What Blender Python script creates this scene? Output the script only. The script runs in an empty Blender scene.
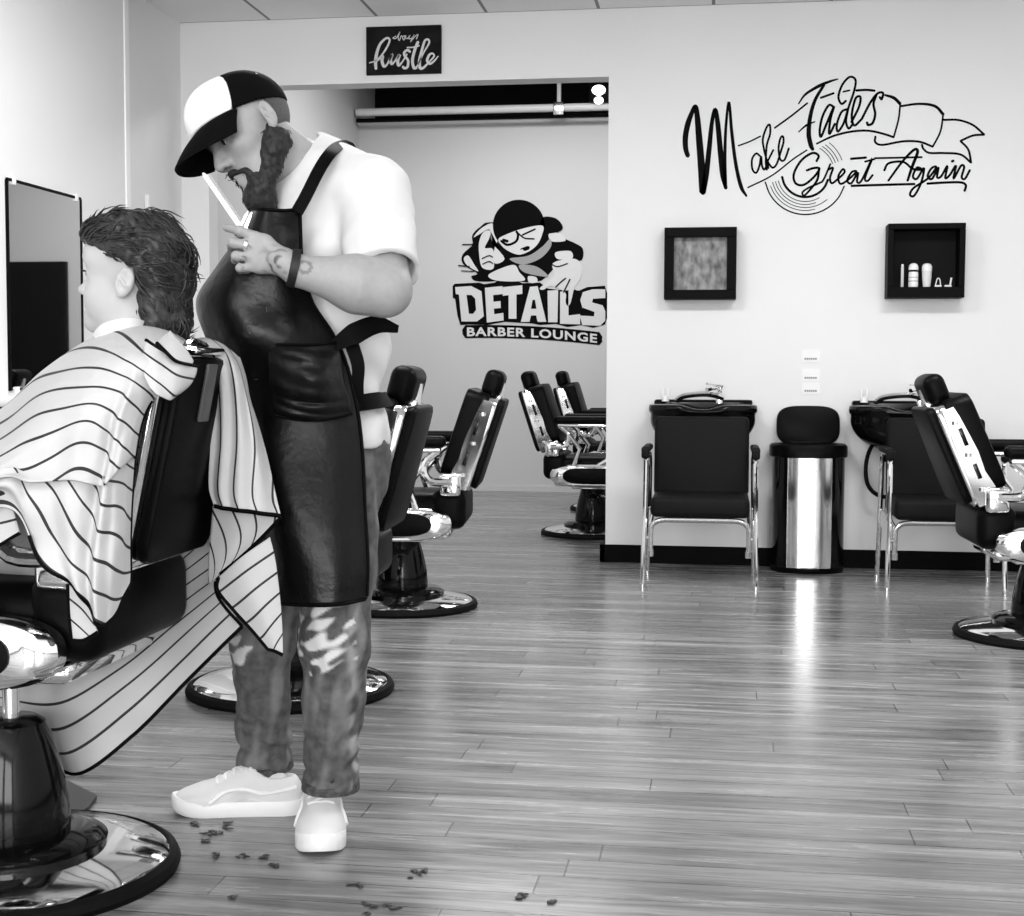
import bpy, bmesh, math, random
import numpy as np
from mathutils import Vector, Matrix

SC = bpy.context.scene
COL = SC.collection
random.seed(7)
RNG = np.random.default_rng(7)

# ------------------------------------------------------------------ camera
FPX = 1416.66
YAW, PIT, ROL = 0.1465364, 0.0595592, 0.0036802
CAMZ = 1.03
cF = np.array([-math.sin(YAW)*math.cos(PIT), math.cos(YAW)*math.cos(PIT), -math.sin(PIT)])
_r0 = np.array([math.cos(YAW), math.sin(YAW), 0.0]); _u0 = np.cross(_r0, cF)
cR = _r0*math.cos(ROL) + _u0*math.sin(ROL)
cU = -_r0*math.sin(ROL) + _u0*math.cos(ROL)
CAM0 = np.array([0, 0, CAMZ])
cd = bpy.data.cameras.new('camera'); cam = bpy.data.objects.new('camera', cd); COL.objects.link(cam)
cd.sensor_width = 36; cd.sensor_fit = 'HORIZONTAL'; cd.lens = 36*FPX/1024; cd.clip_start = .05
m3 = Matrix(((cR[0], cU[0], -cF[0]), (cR[1], cU[1], -cF[1]), (cR[2], cU[2], -cF[2])))
cam.matrix_world = Matrix.Translation(Vector(CAM0)) @ m3.to_4x4()
SC.camera = cam

# ------------------------------------------------------------------ world, lights, exposure
SC.view_settings.view_transform = 'Standard'; SC.view_settings.look = 'None'
SC.view_settings.exposure = 0.0; SC.view_settings.gamma = 1.0; SC.view_settings.use_curve_mapping = False
SC.cycles.max_bounces = 8; SC.cycles.diffuse_bounces = 4; SC.cycles.glossy_bounces = 5
SC.cycles.caustics_reflective = False; SC.cycles.caustics_refractive = False
SC.cycles.sample_clamp_indirect = 6.0
try: SC.cycles.use_denoising = True
except Exception: pass
W = bpy.data.worlds.new('sky'); SC.world = W; W.use_nodes = True
W.node_tree.nodes['Background'].inputs[0].default_value = (1, 1, 1, 1)
W.node_tree.nodes['Background'].inputs[1].default_value = 1.0

def area(name, loc, aim, sx, sy, power):
    l = bpy.data.lights.new(name, 'AREA'); l.shape = 'RECTANGLE'; l.size = sx; l.size_y = sy; l.energy = power
    o = bpy.data.objects.new(name, l); COL.objects.link(o); o.location = loc
    d = Vector(aim) - Vector(loc)
    o.rotation_euler = d.to_track_quat('-Z', 'Y').to_euler()
    return o
# daylight through the two shopfront panes behind the camera, and the ceiling troffers
area('window_light', (-1.6, -4.85, 1.6), (-1.6, 5, 1.3), 2.2, 2.2, 190)
area('window_light', (1.2, -4.85, 1.6), (1.2, 5, 1.3), 2.2, 2.2, 190)
for tx in (-1.35, 1.05):
    for ty, pw in ((1.2, 20), (5.0, 66)):
        area('troffer_light', (tx, ty, 2.93), (tx, ty, 0), 1.15, .55, pw)
area('lounge_light', (-1.2, 10.3, 3.6), (-1.2, 10.3, 0), 2.0, 1.2, 95)

# ------------------------------------------------------------------ helpers
def V(x, y, w):
    "the world point that the photograph shows at pixel x, y, at distance w along the view axis"
    return CAM0 + cF*w + cR*((x-512)/FPX*w) - cU*((y-458)/FPX*w)
def atY(x, y, Y):
    d = cF + cR*((x-512)/FPX) - cU*((y-458)/FPX); return CAM0 + d*(Y/d[1])
def atX(x, y, X):
    d = cF + cR*((x-512)/FPX) - cU*((y-458)/FPX); return CAM0 + d*(X/d[0])
def onfloor(x, y, z=0.0):
    d = cF + cR*((x-512)/FPX) - cU*((y-458)/FPX); return CAM0 + d*((z-CAMZ)/d[2])

def g3(v): return (v, v, v, 1)
def mat(name, v, rough=.5, metal=0.0, spec=.5, coat=0.0, noise=None, bump=None, rnoise=None, sheen=0.0):
    m = bpy.data.materials.new(name); m.use_nodes = True
    nt = m.node_tree; b = nt.nodes['Principled BSDF']
    b.inputs['Base Color'].default_value = g3(v); b.inputs['Roughness'].default_value = rough
    b.inputs['Metallic'].default_value = metal; b.inputs['Specular IOR Level'].default_value = spec
    b.inputs['Coat Weight'].default_value = coat; b.inputs['Coat Roughness'].default_value = .08
    if sheen: b.inputs['Sheen Weight'].default_value = sheen
    tc = nt.nodes.new('ShaderNodeTexCoord')
    def nz(scale, det=4):
        n = nt.nodes.new('ShaderNodeTexNoise'); n.inputs['Detail'].default_value = det
        if isinstance(scale, (tuple, list)):
            mp = nt.nodes.new('ShaderNodeMapping'); mp.inputs['Scale'].default_value = scale
            nt.links.new(tc.outputs['Object'], mp.inputs[0]); nt.links.new(mp.outputs[0], n.inputs[0]); n.inputs['Scale'].default_value = 1
        else:
            n.inputs['Scale'].default_value = scale; nt.links.new(tc.outputs['Object'], n.inputs[0])
        return n
    if noise:
        n = nz(noise[0]); r = nt.nodes.new('ShaderNodeValToRGB')
        r.color_ramp.elements[0].position = .3; r.color_ramp.elements[1].position = .7
        r.color_ramp.elements[0].color = g3(max(0, v*(1-noise[1]))); r.color_ramp.elements[1].color = g3(min(1, v*(1+noise[1])))
        nt.links.new(n.outputs[0], r.inputs[0]); nt.links.new(r.outputs[0], b.inputs['Base Color'])
    if bump:
        n = nz(bump[0]); bp = nt.nodes.new('ShaderNodeBump'); bp.inputs['Strength'].default_value = bump[1]
        bp.inputs['Distance'].default_value = bump[2] if len(bump) > 2 else .004
        nt.links.new(n.outputs[0], bp.inputs['Height']); nt.links.new(bp.outputs[0], b.inputs['Normal'])
    if rnoise:
        n = nz(rnoise[0]); r = nt.nodes.new('ShaderNodeMapRange')
        r.inputs[1].default_value = .3; r.inputs[2].default_value = .7; r.inputs[3].default_value = rnoise[1]; r.inputs[4].default_value = rnoise[2]
        nt.links.new(n.outputs[0], r.inputs[0]); nt.links.new(r.outputs[0], b.inputs['Roughness'])
    return m

M = {}
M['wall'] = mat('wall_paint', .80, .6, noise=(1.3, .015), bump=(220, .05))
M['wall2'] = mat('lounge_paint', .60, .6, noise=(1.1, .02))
M['dark'] = mat('dark_paint', .008, .8, spec=.1)
M['baseboard'] = mat('black_baseboard', .003, .5, spec=.04)
M['chrome'] = mat('chrome', .88, .07, 1.0)
M['chrome2'] = mat('satin_steel', .80, .2, 1.0)
M['steel'] = mat('brushed_steel', .72, .16, 1.0, bump=((400, 400, 3), .05, .001))
M['leather'] = mat('black_leather', .002, .42, spec=.07, bump=(90, .12, .002))
M['leather2'] = mat('black_vinyl', .009, .5, spec=.06, bump=(120, .1, .002))
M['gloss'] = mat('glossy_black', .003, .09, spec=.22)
M['plastic'] = mat('black_plastic', .002, .4, spec=.06)
M['rubber'] = mat('black_rubber', .004, .6, spec=.08)
M['white'] = mat('white_plastic', .85, .35)
M['cotton'] = mat('white_cotton', .74, .9, spec=.2, bump=(500, .15, .001))
M['skin'] = mat('skin', .34, .5, spec=.4, noise=(60, .05), bump=(300, .06, .001))
M['boyskin'] = mat('fair_skin', .50, .5, spec=.4)
M['eyewhite'] = mat('eye_white', .75, .2)
M['iris'] = mat('iris', .02, .15)
M['hair'] = mat('brown_hair', .028, .42, spec=.35, noise=(80, .45))
M['beard'] = mat('dark_beard', .022, .6, spec=.3, noise=(120, .5))
M['apron'] = mat('apron_leather', .003, .34, spec=.24, bump=(11, .55, .014), rnoise=(9, .26, .46))
M['strap'] = mat('apron_strap', .002, .6, spec=.06)
M['capblack'] = mat('cap_mesh', .003, .8, spec=.06)
M['capwhite'] = mat('cap_foam', .90, .8, spec=.2)
M['sole'] = mat('shoe_rubber', .88, .45)
M['canvas'] = mat('shoe_canvas', .74, .9, spec=.2, bump=(600, .2, .001))
M['decal'] = mat('decal_black', .003, .6, spec=.04)
M['decalgrey'] = mat('decal_grey', .30, .6)
M['decallight'] = mat('decal_light', .66, .6)
M['paper'] = mat('white_paper', .88, .8)
M['ink'] = mat('faded_ink', .25, .8)
M['chalk'] = mat('chalk_lettering', .66, .8)
M['signboard'] = mat('sign_board', .007, .6, spec=.1, noise=(14, .7))
M['frame'] = mat('black_frame', .003, .5, spec=.05)
M['mirror'] = mat('mirror_glass', .88, .02, 1.0)
M['comb'] = mat('comb_white', .8, .35)
M['bracelet'] = mat('bracelet_cord', .003, .6)

LOC = {}
class G:
    "collects shapes for one mesh"
    def __init__(s): s.v = []; s.f = []; s.uv = []; s.mi = []; s.n = 0; s.cur = 0
    def add(s, v, f, uv=None):
        o = s.n; s.v.extend([tuple(map(float, p)) for p in v]); s.n += len(v)
        for k, q in enumerate(f):
            s.f.append(tuple(int(i)+o for i in q)); s.mi.append(s.cur)
            s.uv.append([uv[i] for i in q] if uv is not None else None)
        return s
    def box(s, c, d, r=0.0, seg=2, rot=None):
        bm = bmesh.new(); bmesh.ops.create_cube(bm, size=1)
        for v in bm.verts: v.co = Vector((v.co.x*d[0], v.co.y*d[1], v.co.z*d[2]))
        if r > 0: bmesh.ops.bevel(bm, geom=list(bm.edges), offset=min(r, min(d)*.49), segments=seg, profile=.5, affect='EDGES')
        if rot is not None: bmesh.ops.transform(bm, matrix=rot.to_4x4(), verts=list(bm.verts))
        bm.verts.index_update()
        s.add([v.co+Vector(c) for v in bm.verts], [[v.index for v in f.verts] for f in bm.faces]); bm.free(); return s
    def loft(s, rings, cap=True, close=True):
        k = len(rings[0]); v = [p for r in rings for p in r]; f = []
        for i in range(len(rings)-1):
            for j in range(k if close else k-1):
                a = i*k+j; b = i*k+(j+1) % k; f.append((a, b, b+k, a+k))
        if cap and close:
            f.append(tuple(range(k))[::-1]); f.append(tuple((len(rings)-1)*k+j for j in range(k)))
        return s.add(v, f)
    def tube(s, pts, r, n=10, flat=1.0, cap=True):
        P = [np.array(p, float) for p in pts]; m = len(P)
        R_ = [r]*m if np.isscalar(r) else list(r)
        T = [P[min(i+1, m-1)]-P[max(i-1, 0)] for i in range(m)]
        T = [t/(np.linalg.norm(t)+1e-12) for t in T]
        up = np.array([0, 0, 1.0]) if abs(T[0][2]) < .9 else np.array([1.0, 0, 0])
        rings = []; x = np.cross(up, T[0]); x /= np.linalg.norm(x)
        for i in range(m):
            x = x-T[i]*(x@T[i]); x /= np.linalg.norm(x)+1e-12; y = np.cross(T[i], x)
            rings.append([P[i]+R_[i]*(math.cos(a)*x+flat*math.sin(a)*y) for a in np.linspace(0, 2*math.pi, n, endpoint=False)])
        return s.loft(rings, cap)
    def lathe(s, prof, n=40, c=(0, 0, 0), sy=1.0):
        rings = [[(c[0]+r*math.cos(a), c[1]+sy*r*math.sin(a), c[2]+z) for a in np.linspace(0, 2*math.pi, n, endpoint=False)] for r, z in prof]
        return s.loft(rings)
    def prism(s, poly, z0, z1, fn):
        "polygon in 2-D extruded between z0 and z1; fn(x, y, z) gives the world point"
        k = len(poly); v = [fn(x, y, z0) for x, y in poly]+[fn(x, y, z1) for x, y in poly]
        f = [tuple(range(k))[::-1], tuple(range(k, 2*k))]+[(j, (j+1) % k, (j+1) % k+k, j+k) for j in range(k)]
        return s.add(v, f)
    def grid(s, P, uv=None):
        P = np.asarray(P); a, b = P.shape[:2]
        f = [(i*b+j, i*b+j+1, (i+1)*b+j+1, (i+1)*b+j) for i in range(a-1) for j in range(b-1)]
        return s.add(P.reshape(-1, 3), f, None if uv is None else np.asarray(uv).reshape(-1, 2).tolist())

def link(name, me, m, parent=None, world=False, smooth=True, auto=None):
    o = bpy.data.objects.new(name, me); COL.objects.link(o)
    for mm in (m if isinstance(m, (list, tuple)) else [m]): me.materials.append(M[mm] if isinstance(mm, str) else mm)
    if smooth:
        me.polygons.foreach_set('use_smooth', [True]*len(me.polygons))
        if auto:
            try: me.set_sharp_from_angle(angle=math.radians(auto))
            except Exception: pass
    if parent is not None:
        o.parent = parent
        LOC[o.name] = LOC.get(parent.name, (0, 0, 0)) if world else (0, 0, 0)
        if world:
            # geometry already in world space: keep the child's own origin at the parent's base
            off = Vector(LOC.get(parent.name, (0, 0, 0)))
            me.transform(Matrix.Translation(-off)); o.matrix_parent_inverse = Matrix(); o.location = (0, 0, 0)
    return o
def mk(name, g, m, parent=None, world=False, smooth=True, auto=35, solid=0.0, fix=True):
    me = bpy.data.meshes.new(name); me.from_pydata(g.v, [], g.f)
    if any(u is not None for u in g.uv):
        ul = me.uv_layers.new(name='UVMap')
        k = 0
        for u in g.uv:
            for c in (u or []): ul.data[k].uv = c; k += 1
            if u is None: raise ValueError('mixed uv')
    me.polygons.foreach_set('material_index', g.mi)
    me.update()
    if fix:
        bm = bmesh.new(); bm.from_mesh(me); bmesh.ops.recalc_face_normals(bm, faces=list(bm.faces)); bm.to_mesh(me); bm.free()
    o = link(name, me, m, parent, world, smooth, auto)
    if solid:
        md = o.modifiers.new('thickness', 'SOLIDIFY'); md.thickness = solid; md.offset = 0
    return o
def thing(name, label, cat, loc=(0, 0, 0), rz=0, group=None):
    o = bpy.data.objects.new(name, None); COL.objects.link(o); o.location = Vector([float(c) for c in loc]); o.rotation_euler = (0, 0, rz)
    o.empty_display_size = .1
    LOC[o.name] = tuple(float(c) for c in loc)
    return tag(o, label, cat, group)
def tag(o, label, cat, group=None, kind=None):
    o['label'] = label; o['category'] = cat
    if group: o['group'] = group
    if kind: o['kind'] = kind
    return o
def struct(name, g, m, label=None, parent=None, smooth=False):
    o = mk(name, g, m, parent, smooth=smooth)
    if parent is None: o['kind'] = 'structure'
    if label: o['label'] = label
    return o
def copy_tree(o, parent=None):
    c = o.copy(); COL.objects.link(c)
    if parent is not None: c.parent = parent
    for ch in [x for x in SC.objects if x.parent == o]: copy_tree(ch, c)
    return c

# ------------------------------------------------------------------ implicit surfaces for bodies and clothes
def ln(q): return np.sqrt(np.einsum('ij,ij->i', q, q))
def rc(p, a, b, r1, r2):
    a = np.asarray(a, np.float32); b = np.asarray(b, np.float32); ba = b-a; pa = p-a
    h = np.clip(pa@ba/(ba@ba+1e-9), 0, 1)
    return ln(pa-h[:, None]*ba)-(r1+(r2-r1)*h)
def el(p, c, r, A=None):
    q = p-np.asarray(c, np.float32)
    if A is not None: q = q@np.asarray(A, np.float32).T
    r = np.asarray(r, np.float32)
    k0 = ln(q/r); k1 = ln(q/(r*r))+1e-9
    return k0*(k0-1)/k1
def su(a, b, k):
    h = np.clip(.5+.5*(b-a)/k, 0, 1); return b+(a-b)*h-k*h*(1-h)
def ss(a, b, k):  # a minus b
    return -su(-a, b, k)
def chain(p, pts, rs, k=.02):
    d = None
    for i in range(len(pts)-1):
        q = rc(p, pts[i], pts[i+1], rs[i], rs[i+1]); d = q if d is None else np.minimum(d, q)
    return d
def sdf_mesh(fn, lo, hi, h, B=12, slack=1.5):
    lo = np.asarray(lo, np.float32); hi = np.asarray(hi, np.float32)
    nb = np.ceil((hi-lo)/(h*B)).astype(int); n = nb*B+1
    ci = np.stack(np.meshgrid(*[np.arange(k) for k in nb], indexing='ij'), -1).reshape(-1, 3)
    cen = (lo+(ci+.5)*B*h).astype(np.float32)
    dc = fn(cen)
    D = np.empty(n, np.float32)
    loc = np.stack(np.meshgrid(*[np.arange(B+1)]*3, indexing='ij'), -1).reshape(-1, 3)
    near = np.abs(dc) < B*h*.87*slack
    for i in np.nonzero(~near)[0]:
        a = ci[i]*B; D[a[0]:a[0]+B+1, a[1]:a[1]+B+1, a[2]:a[2]+B+1] = dc[i]
    idx = np.nonzero(near)[0]
    for s0 in range(0, len(idx), 120):
        ch = idx[s0:s0+120]
        pts = (lo+((ci[ch]*B)[:, None, :]+loc[None])*h).reshape(-1, 3).astype(np.float32)
        d = fn(pts).reshape(len(ch), B+1, B+1, B+1)
        for j, i in enumerate(ch):
            a = ci[i]*B; D[a[0]:a[0]+B+1, a[1]:a[1]+B+1, a[2]:a[2]+B+1] = d[j]
    S = D < 0
    S[0] = S[-1] = False; S[:, 0] = S[:, -1] = False; S[:, :, 0] = S[:, :, -1] = False
    c = np.zeros(np.array(D.shape)-1, np.int8)
    for dx in (0, 1):
        for dy in (0, 1):
            for dz in (0, 1):
                c += S[dx:dx+c.shape[0], dy:dy+c.shape[1], dz:dz+c.shape[2]]
    act = np.argwhere((c > 0) & (c < 8)); ids = -np.ones(c.shape, np.int32); ids[tuple(act.T)] = np.arange(len(act))
    acc = np.zeros((len(act), 3)); cnt = np.zeros(len(act))
    off = [(x, y, z) for x in (0, 1) for y in (0, 1) for z in (0, 1)]
    for a in off:
        for b in off:
            if sum(abs(a[i]-b[i]) for i in range(3)) == 1 and a < b:
                ia = tuple((act+a).T); ib = tuple((act+b).T)
                m = S[ia] != S[ib]; da = D[ia][m]; db = D[ib][m]
                den = da-db; den[np.abs(den) < 1e-9] = 1e-9
                t = np.clip(da/den, 0, 1)
                acc[m] += np.array(a)+t[:, None]*(np.array(b)-np.array(a)); cnt[m] += 1
    vert = lo+(act+acc/np.maximum(cnt, 1)[:, None])*h
    F = []
    for ax in range(3):
        u, v = [(1, 2), (2, 0), (0, 1)][ax]
        sl0 = [slice(None)]*3; sl1 = [slice(None)]*3
        sl0[ax] = slice(0, -1); sl1[ax] = slice(1, None)
        e = np.argwhere(S[tuple(sl0)] != S[tuple(sl1)])
        ins = S[tuple(e.T)]
        def cell(du, dv):
            q = e.copy(); q[:, u] += du; q[:, v] += dv; return q
        cs = [cell(-1, -1), cell(0, -1), cell(0, 0), cell(-1, 0)]
        ok = np.all([(q >= 0).all(1) & (q < np.array(ids.shape)).all(1) for q in cs], axis=0)
        qd = np.stack([ids[tuple(q[ok].T)] for q in cs], 1); ins = ins[ok]
        qd[~ins] = qd[~ins][:, ::-1]; F.append(qd[(qd >= 0).all(1)])
    return vert, np.concatenate(F)
def mesh_np(name, v, f):
    me = bpy.data.meshes.new(name); me.vertices.add(len(v)); me.vertices.foreach_set('co', np.ascontiguousarray(v, np.float32).ravel())
    me.loops.add(f.size); me.polygons.add(len(f))
    me.polygons.foreach_set('loop_start', np.arange(0, f.size, 4, dtype=np.int32))
    me.loops.foreach_set('vertex_index', np.ascontiguousarray(f, np.int32).ravel())
    me.update(calc_edges=True); me.validate(); return me
def blob(name, fn, pts, pad, h, m, parent=None, world=True, smoothit=3):
    "implicit surface fn meshed inside the box around pts"
    pts = np.array(pts, float); v, f = sdf_mesh(fn, pts.min(0)-pad, pts.max(0)+pad, h)
    for _ in range(smoothit):
        acc = np.zeros_like(v); cnt = np.zeros(len(v))
        for a, b in ((0, 1), (1, 2), (2, 3), (3, 0)):
            np.add.at(acc, f[:, a], v[f[:, b]]); np.add.at(acc, f[:, b], v[f[:, a]])
            np.add.at(cnt, f[:, a], 1); np.add.at(cnt, f[:, b], 1)
        v = v*.5+.5*acc/np.maximum(cnt, 1)[:, None]
    return link(name, mesh_np(name, v, f), m, parent, world)
def waves(p, n, lam, seed, amp=1.0):
    r = np.random.default_rng(seed); d = np.zeros(len(p), np.float32)
    for i in range(n):
        k = r.normal(size=3); k /= np.linalg.norm(k); d += np.sin(p@(k*2*math.pi/(lam*r.uniform(.6, 1.6))).astype(np.float32)+r.uniform(0, 6.28)).astype(np.float32)
    return amp*d/math.sqrt(n)

def cr(P, t):
    "Catmull-Rom through the rows of P (n, ...) at parameters t in [0, n-1]"
    P = np.asarray(P, float); n = len(P); out = []
    for x in t:
        i = min(int(x), n-2); u = x-i
        p1, p2 = P[i], P[i+1]; p0 = P[i-1] if i > 0 else 2*p1-p2; p3 = P[i+2] if i+2 < n else 2*p2-p1
        out.append(.5*((2*p1)+(-p0+p2)*u+(2*p0-5*p1+4*p2-p3)*u*u+(-p0+3*p1-3*p2+p3)*u**3))
    return np.array(out)
def smooth_path(pts, n): return cr(np.array(pts, float), np.linspace(0, len(pts)-1, n))
def surf(ctrl, nu, nv):
    c = np.array(ctrl, float)                       # rows, cols, 3
    a = cr(c, np.linspace(0, len(c)-1, nu))
    return cr(a.transpose(1, 0, 2), np.linspace(0, c.shape[1]-1, nv)).transpose(1, 0, 2)
def recenter(o):
    me = o.data; v = np.empty(len(me.vertices)*3, np.float32); me.vertices.foreach_get('co', v); v = v.reshape(-1, 3)
    c = (v.min(0)+v.max(0))/2; c[2] = v[:, 2].min(); off = Vector([float(x) for x in c])
    me.transform(Matrix.Translation(-off)); o.location = off; LOC[o.name] = tuple(off); return o
def solo(name, g, m, label, cat, group=None, kind=None, **kw):
    return tag(recenter(mk(name, g, m, **kw)), label, cat, group, kind)

# ------------------------------------------------------------------ materials of the room
def floor_mat():
    m = bpy.data.materials.new('grey_laminate'); m.use_nodes = True; nt = m.node_tree; b = nt.nodes['Principled BSDF']
    N, L = nt.nodes.new, nt.links.new
    tc = N('ShaderNodeTexCoord')
    br = N('ShaderNodeTexBrick'); br.inputs['Scale'].default_value = 1; br.inputs['Brick Width'].default_value = 1.25; br.inputs['Row Height'].default_value = .105
    br.inputs['Mortar Size'].default_value = .0022; br.inputs['Mortar Smooth'].default_value = .3; br.offset = 0.0
    br.inputs['Color1'].default_value = g3(.35); br.inputs['Color2'].default_value = g3(.65); br.inputs['Mortar'].default_value = g3(.0)
    sx_ = N('ShaderNodeSeparateXYZ'); L(tc.outputs['Object'], sx_.inputs[0])
    def mth(op, a_, b_=None):
        q = N('ShaderNodeMath'); q.operation = op
        for i, z in ((0, a_), (1, b_)):
            if z is None: continue
            if isinstance(z, (int, float)): q.inputs[i].default_value = z
            else: L(z, q.inputs[i])
        return q.outputs[0]
    row = mth('FLOOR', mth('DIVIDE', sx_.outputs[1], .105)); wn = N('ShaderNodeTexWhiteNoise'); wn.noise_dimensions = '1D'; L(row, wn.inputs['W'])
    cx2 = N('ShaderNodeCombineXYZ'); L(mth('ADD', sx_.outputs[0], mth('MULTIPLY', wn.outputs[0], 1.25)), cx2.inputs[0]); L(sx_.outputs[1], cx2.inputs[1]); L(cx2.outputs[0], br.inputs[0])
    def streak(sx, sy, det, seed):
        mp = N('ShaderNodeMapping'); mp.inputs['Scale'].default_value = (sx, sy, 1); mp.inputs['Location'].default_value = (seed, seed*1.7, 0)
        L(tc.outputs['Object'], mp.inputs[0]); n = N('ShaderNodeTexNoise'); n.inputs['Scale'].default_value = 1; n.inputs['Detail'].default_value = det
        n.inputs['Roughness'].default_value = .6; n.inputs['Distortion'].default_value = .6; L(mp.outputs[0], n.inputs[0]); return n
    a, c = streak(1.6, 20, 5, 3.1), streak(5, 90, 4, 8.3)
    def mix(x, y, f):
        q = N('ShaderNodeMix'); q.data_type = 'FLOAT'; q.inputs[0].default_value = f
        L(x, q.inputs[2]); L(y, q.inputs[3]); return q.outputs[0]
    bw = N('ShaderNodeRGBToBW'); L(br.outputs['Color'], bw.inputs[0])
    t = mix(mix(a.outputs[0], c.outputs[0], .35), bw.outputs[0], .30)
    r = N('ShaderNodeValToRGB'); e = r.color_ramp.elements
    e[0].position = .33; e[0].color = g3(.035); e[1].position = .63; e[1].color = g3(.33)
    x = r.color_ramp.elements.new(.48); x.color = g3(.16)
    L(t, r.inputs[0]); L(r.outputs[0], b.inputs['Base Color'])
    rr = N('ShaderNodeMapRange'); rr.inputs[1].default_value = .3; rr.inputs[2].default_value = .7; rr.inputs[3].default_value = .17; rr.inputs[4].default_value = .30
    L(a.outputs[0], rr.inputs[0]); L(rr.outputs[0], b.inputs['Roughness'])
    bp = N('ShaderNodeBump'); bp.inputs['Strength'].default_value = .16; bp.inputs['Distance'].default_value = .003
    L(t, bp.inputs['Height']); L(bp.outputs[0], b.inputs['Normal'])
    b.inputs['Specular IOR Level'].default_value = .62
    return m
M['floor'] = floor_mat()
def ceil_mat():
    m = bpy.data.materials.new('ceiling_tiles'); m.use_nodes = True; nt = m.node_tree; b = nt.nodes['Principled BSDF']
    N, L = nt.nodes.new, nt.links.new
    tc = N('ShaderNodeTexCoord'); mp = N('ShaderNodeMapping'); mp.inputs['Location'].default_value = (2.507, -7.716, 0)
    L(tc.outputs['Object'], mp.inputs[0])
    br = N('ShaderNodeTexBrick'); br.offset = 0; br.inputs['Scale'].default_value = 1; br.inputs['Brick Width'].default_value = .61; br.inputs['Row Height'].default_value = 1.22
    br.inputs['Mortar Size'].default_value = .010; br.inputs['Mortar Smooth'].default_value = .2
    br.inputs['Color1'].default_value = g3(.90); br.inputs['Color2'].default_value = g3(.85); br.inputs['Mortar'].default_value = g3(.25)
    L(mp.outputs[0], br.inputs[0]); L(br.outputs['Color'], b.inputs['Base Color']); b.inputs['Roughness'].default_value = .9
    n = N('ShaderNodeTexNoise'); n.inputs['Scale'].default_value = 120; L(tc.outputs['Object'], n.inputs[0])
    bp = N('ShaderNodeBump'); bp.inputs['Strength'].default_value = .2; bp.inputs['Distance'].default_value = .003; L(n.outputs[0], bp.inputs['Height']); L(bp.outputs[0], b.inputs['Normal'])
    return m
M['ceiling'] = ceil_mat()

# ------------------------------------------------------------------ the shell
XL, XR, YB, YF, ZC = -3.03, 2.75, 7.716, -5.0, 2.985
XL2, Y2, ZC2 = -3.18, 12.25, 3.95
OX0, OX1, OZ = -2.87, -0.62, 2.625
TW = .14
def slab(x0, x1, y0, y1, z0, z1): return ((x0+x1)/2, (y0+y1)/2, (z0+z1)/2), (x1-x0, y1-y0, z1-z0)
def bx(g, *a, r=0.0, seg=2): c, d = slab(*a); return g.box(c, d, r, seg)
struct('floor', bx(G(), XL-.4, XR+.3, YF-.3, Y2+.3, -.1, 0), 'floor')
struct('ceiling', bx(G(), XL-.2, XR+.2, YF-.2, YB+TW, ZC, ZC+.08), 'ceiling')
g = G(); bx(g, XL-.15, OX0, YB, YB+TW, 0, ZC); bx(g, OX0, OX1, YB, YB+TW, OZ, ZC); bx(g, OX1, XR+.15, YB, YB+TW, 0, ZC)
struct('wall_back', g, 'wall')
g = G(); bx(g, XL-.15, XL, 6.87, YB, 0, ZC); bx(g, XL-.15, XL+.045, YF, 6.87, 0, ZC)
struct('wall_left', g, 'wall')
struct('wall_right', bx(G(), XR, XR+.15, YF, YB, 0, ZC), 'wall')
g = G()
for a in ((XL, XR, 0, .5), (XL, XR, 2.7, ZC), (XL, -2.7, .5, 2.7), (-.7, .1, .5, 2.7), (2.1, XR, .5, 2.7)): bx(g, a[0], a[1], YF-.12, YF, a[2], a[3])
struct('wall_front', g, 'wall')
for k, (a, b) in enumerate(((-2.7, -.7), (.1, 2.1))):
    g = G()
    for q in ((a, a+.05, .5, 2.7), (b-.05, b, .5, 2.7), (a, b, .5, .55), (a, b, 2.65, 2.7), ((a+b)/2-.02, (a+b)/2+.02, .5, 2.7)): bx(g, q[0], q[1], YF-.09, YF-.03, q[2], q[3])
    struct('window_%d' % (k+1), g, 'chrome2')
# white corner bead where the left wall steps back
struct('trim_1', bx(G(), XL-.01, XL+.052, 6.845, 6.90, 0, ZC, r=.006), mat('white_trim', .92, .45))
# black rubber baseboards
g = G(); bx(g, OX1-.03, XR, YB-.012, YB, 0, .098, r=.004); bx(g, OX1-.03, OX1, YB-.012, YB+TW, 0, .098, r=.004)
struct('baseboard_back', g, 'baseboard')
struct('baseboard_left', bx(G(), XL+.045, XL+.057, YF, 6.84, 0, .098), 'baseboard')
struct('baseboard_right', bx(G(), XR-.012, XR, YF, YB, 0, .098), 'baseboard')
# the lounge beyond the opening: wall that stops short of a dark ceiling void
zt = atY(500, 119, Y2)[2]
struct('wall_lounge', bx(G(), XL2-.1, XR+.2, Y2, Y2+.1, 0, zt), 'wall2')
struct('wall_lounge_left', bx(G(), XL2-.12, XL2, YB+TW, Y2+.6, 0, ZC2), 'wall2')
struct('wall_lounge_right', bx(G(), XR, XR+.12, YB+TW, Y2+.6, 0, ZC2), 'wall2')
struct('wall_void', bx(G(), XL2-.1, XR+.2, Y2+.6, Y2+.7, 0, ZC2), 'dark')
struct('ceiling_lounge', bx(G(), XL2-.1, XR+.2, YB+TW, Y2+.7, ZC2, ZC2+.08), 'dark')
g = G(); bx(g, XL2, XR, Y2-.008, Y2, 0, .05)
struct('baseboard_lounge', g, 'wall2')
g = G(); g.tube([atY(x, y, Y2+.05) for x, y in ((357, 108), (359, 125), (363, 152))], .006, 6)
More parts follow.
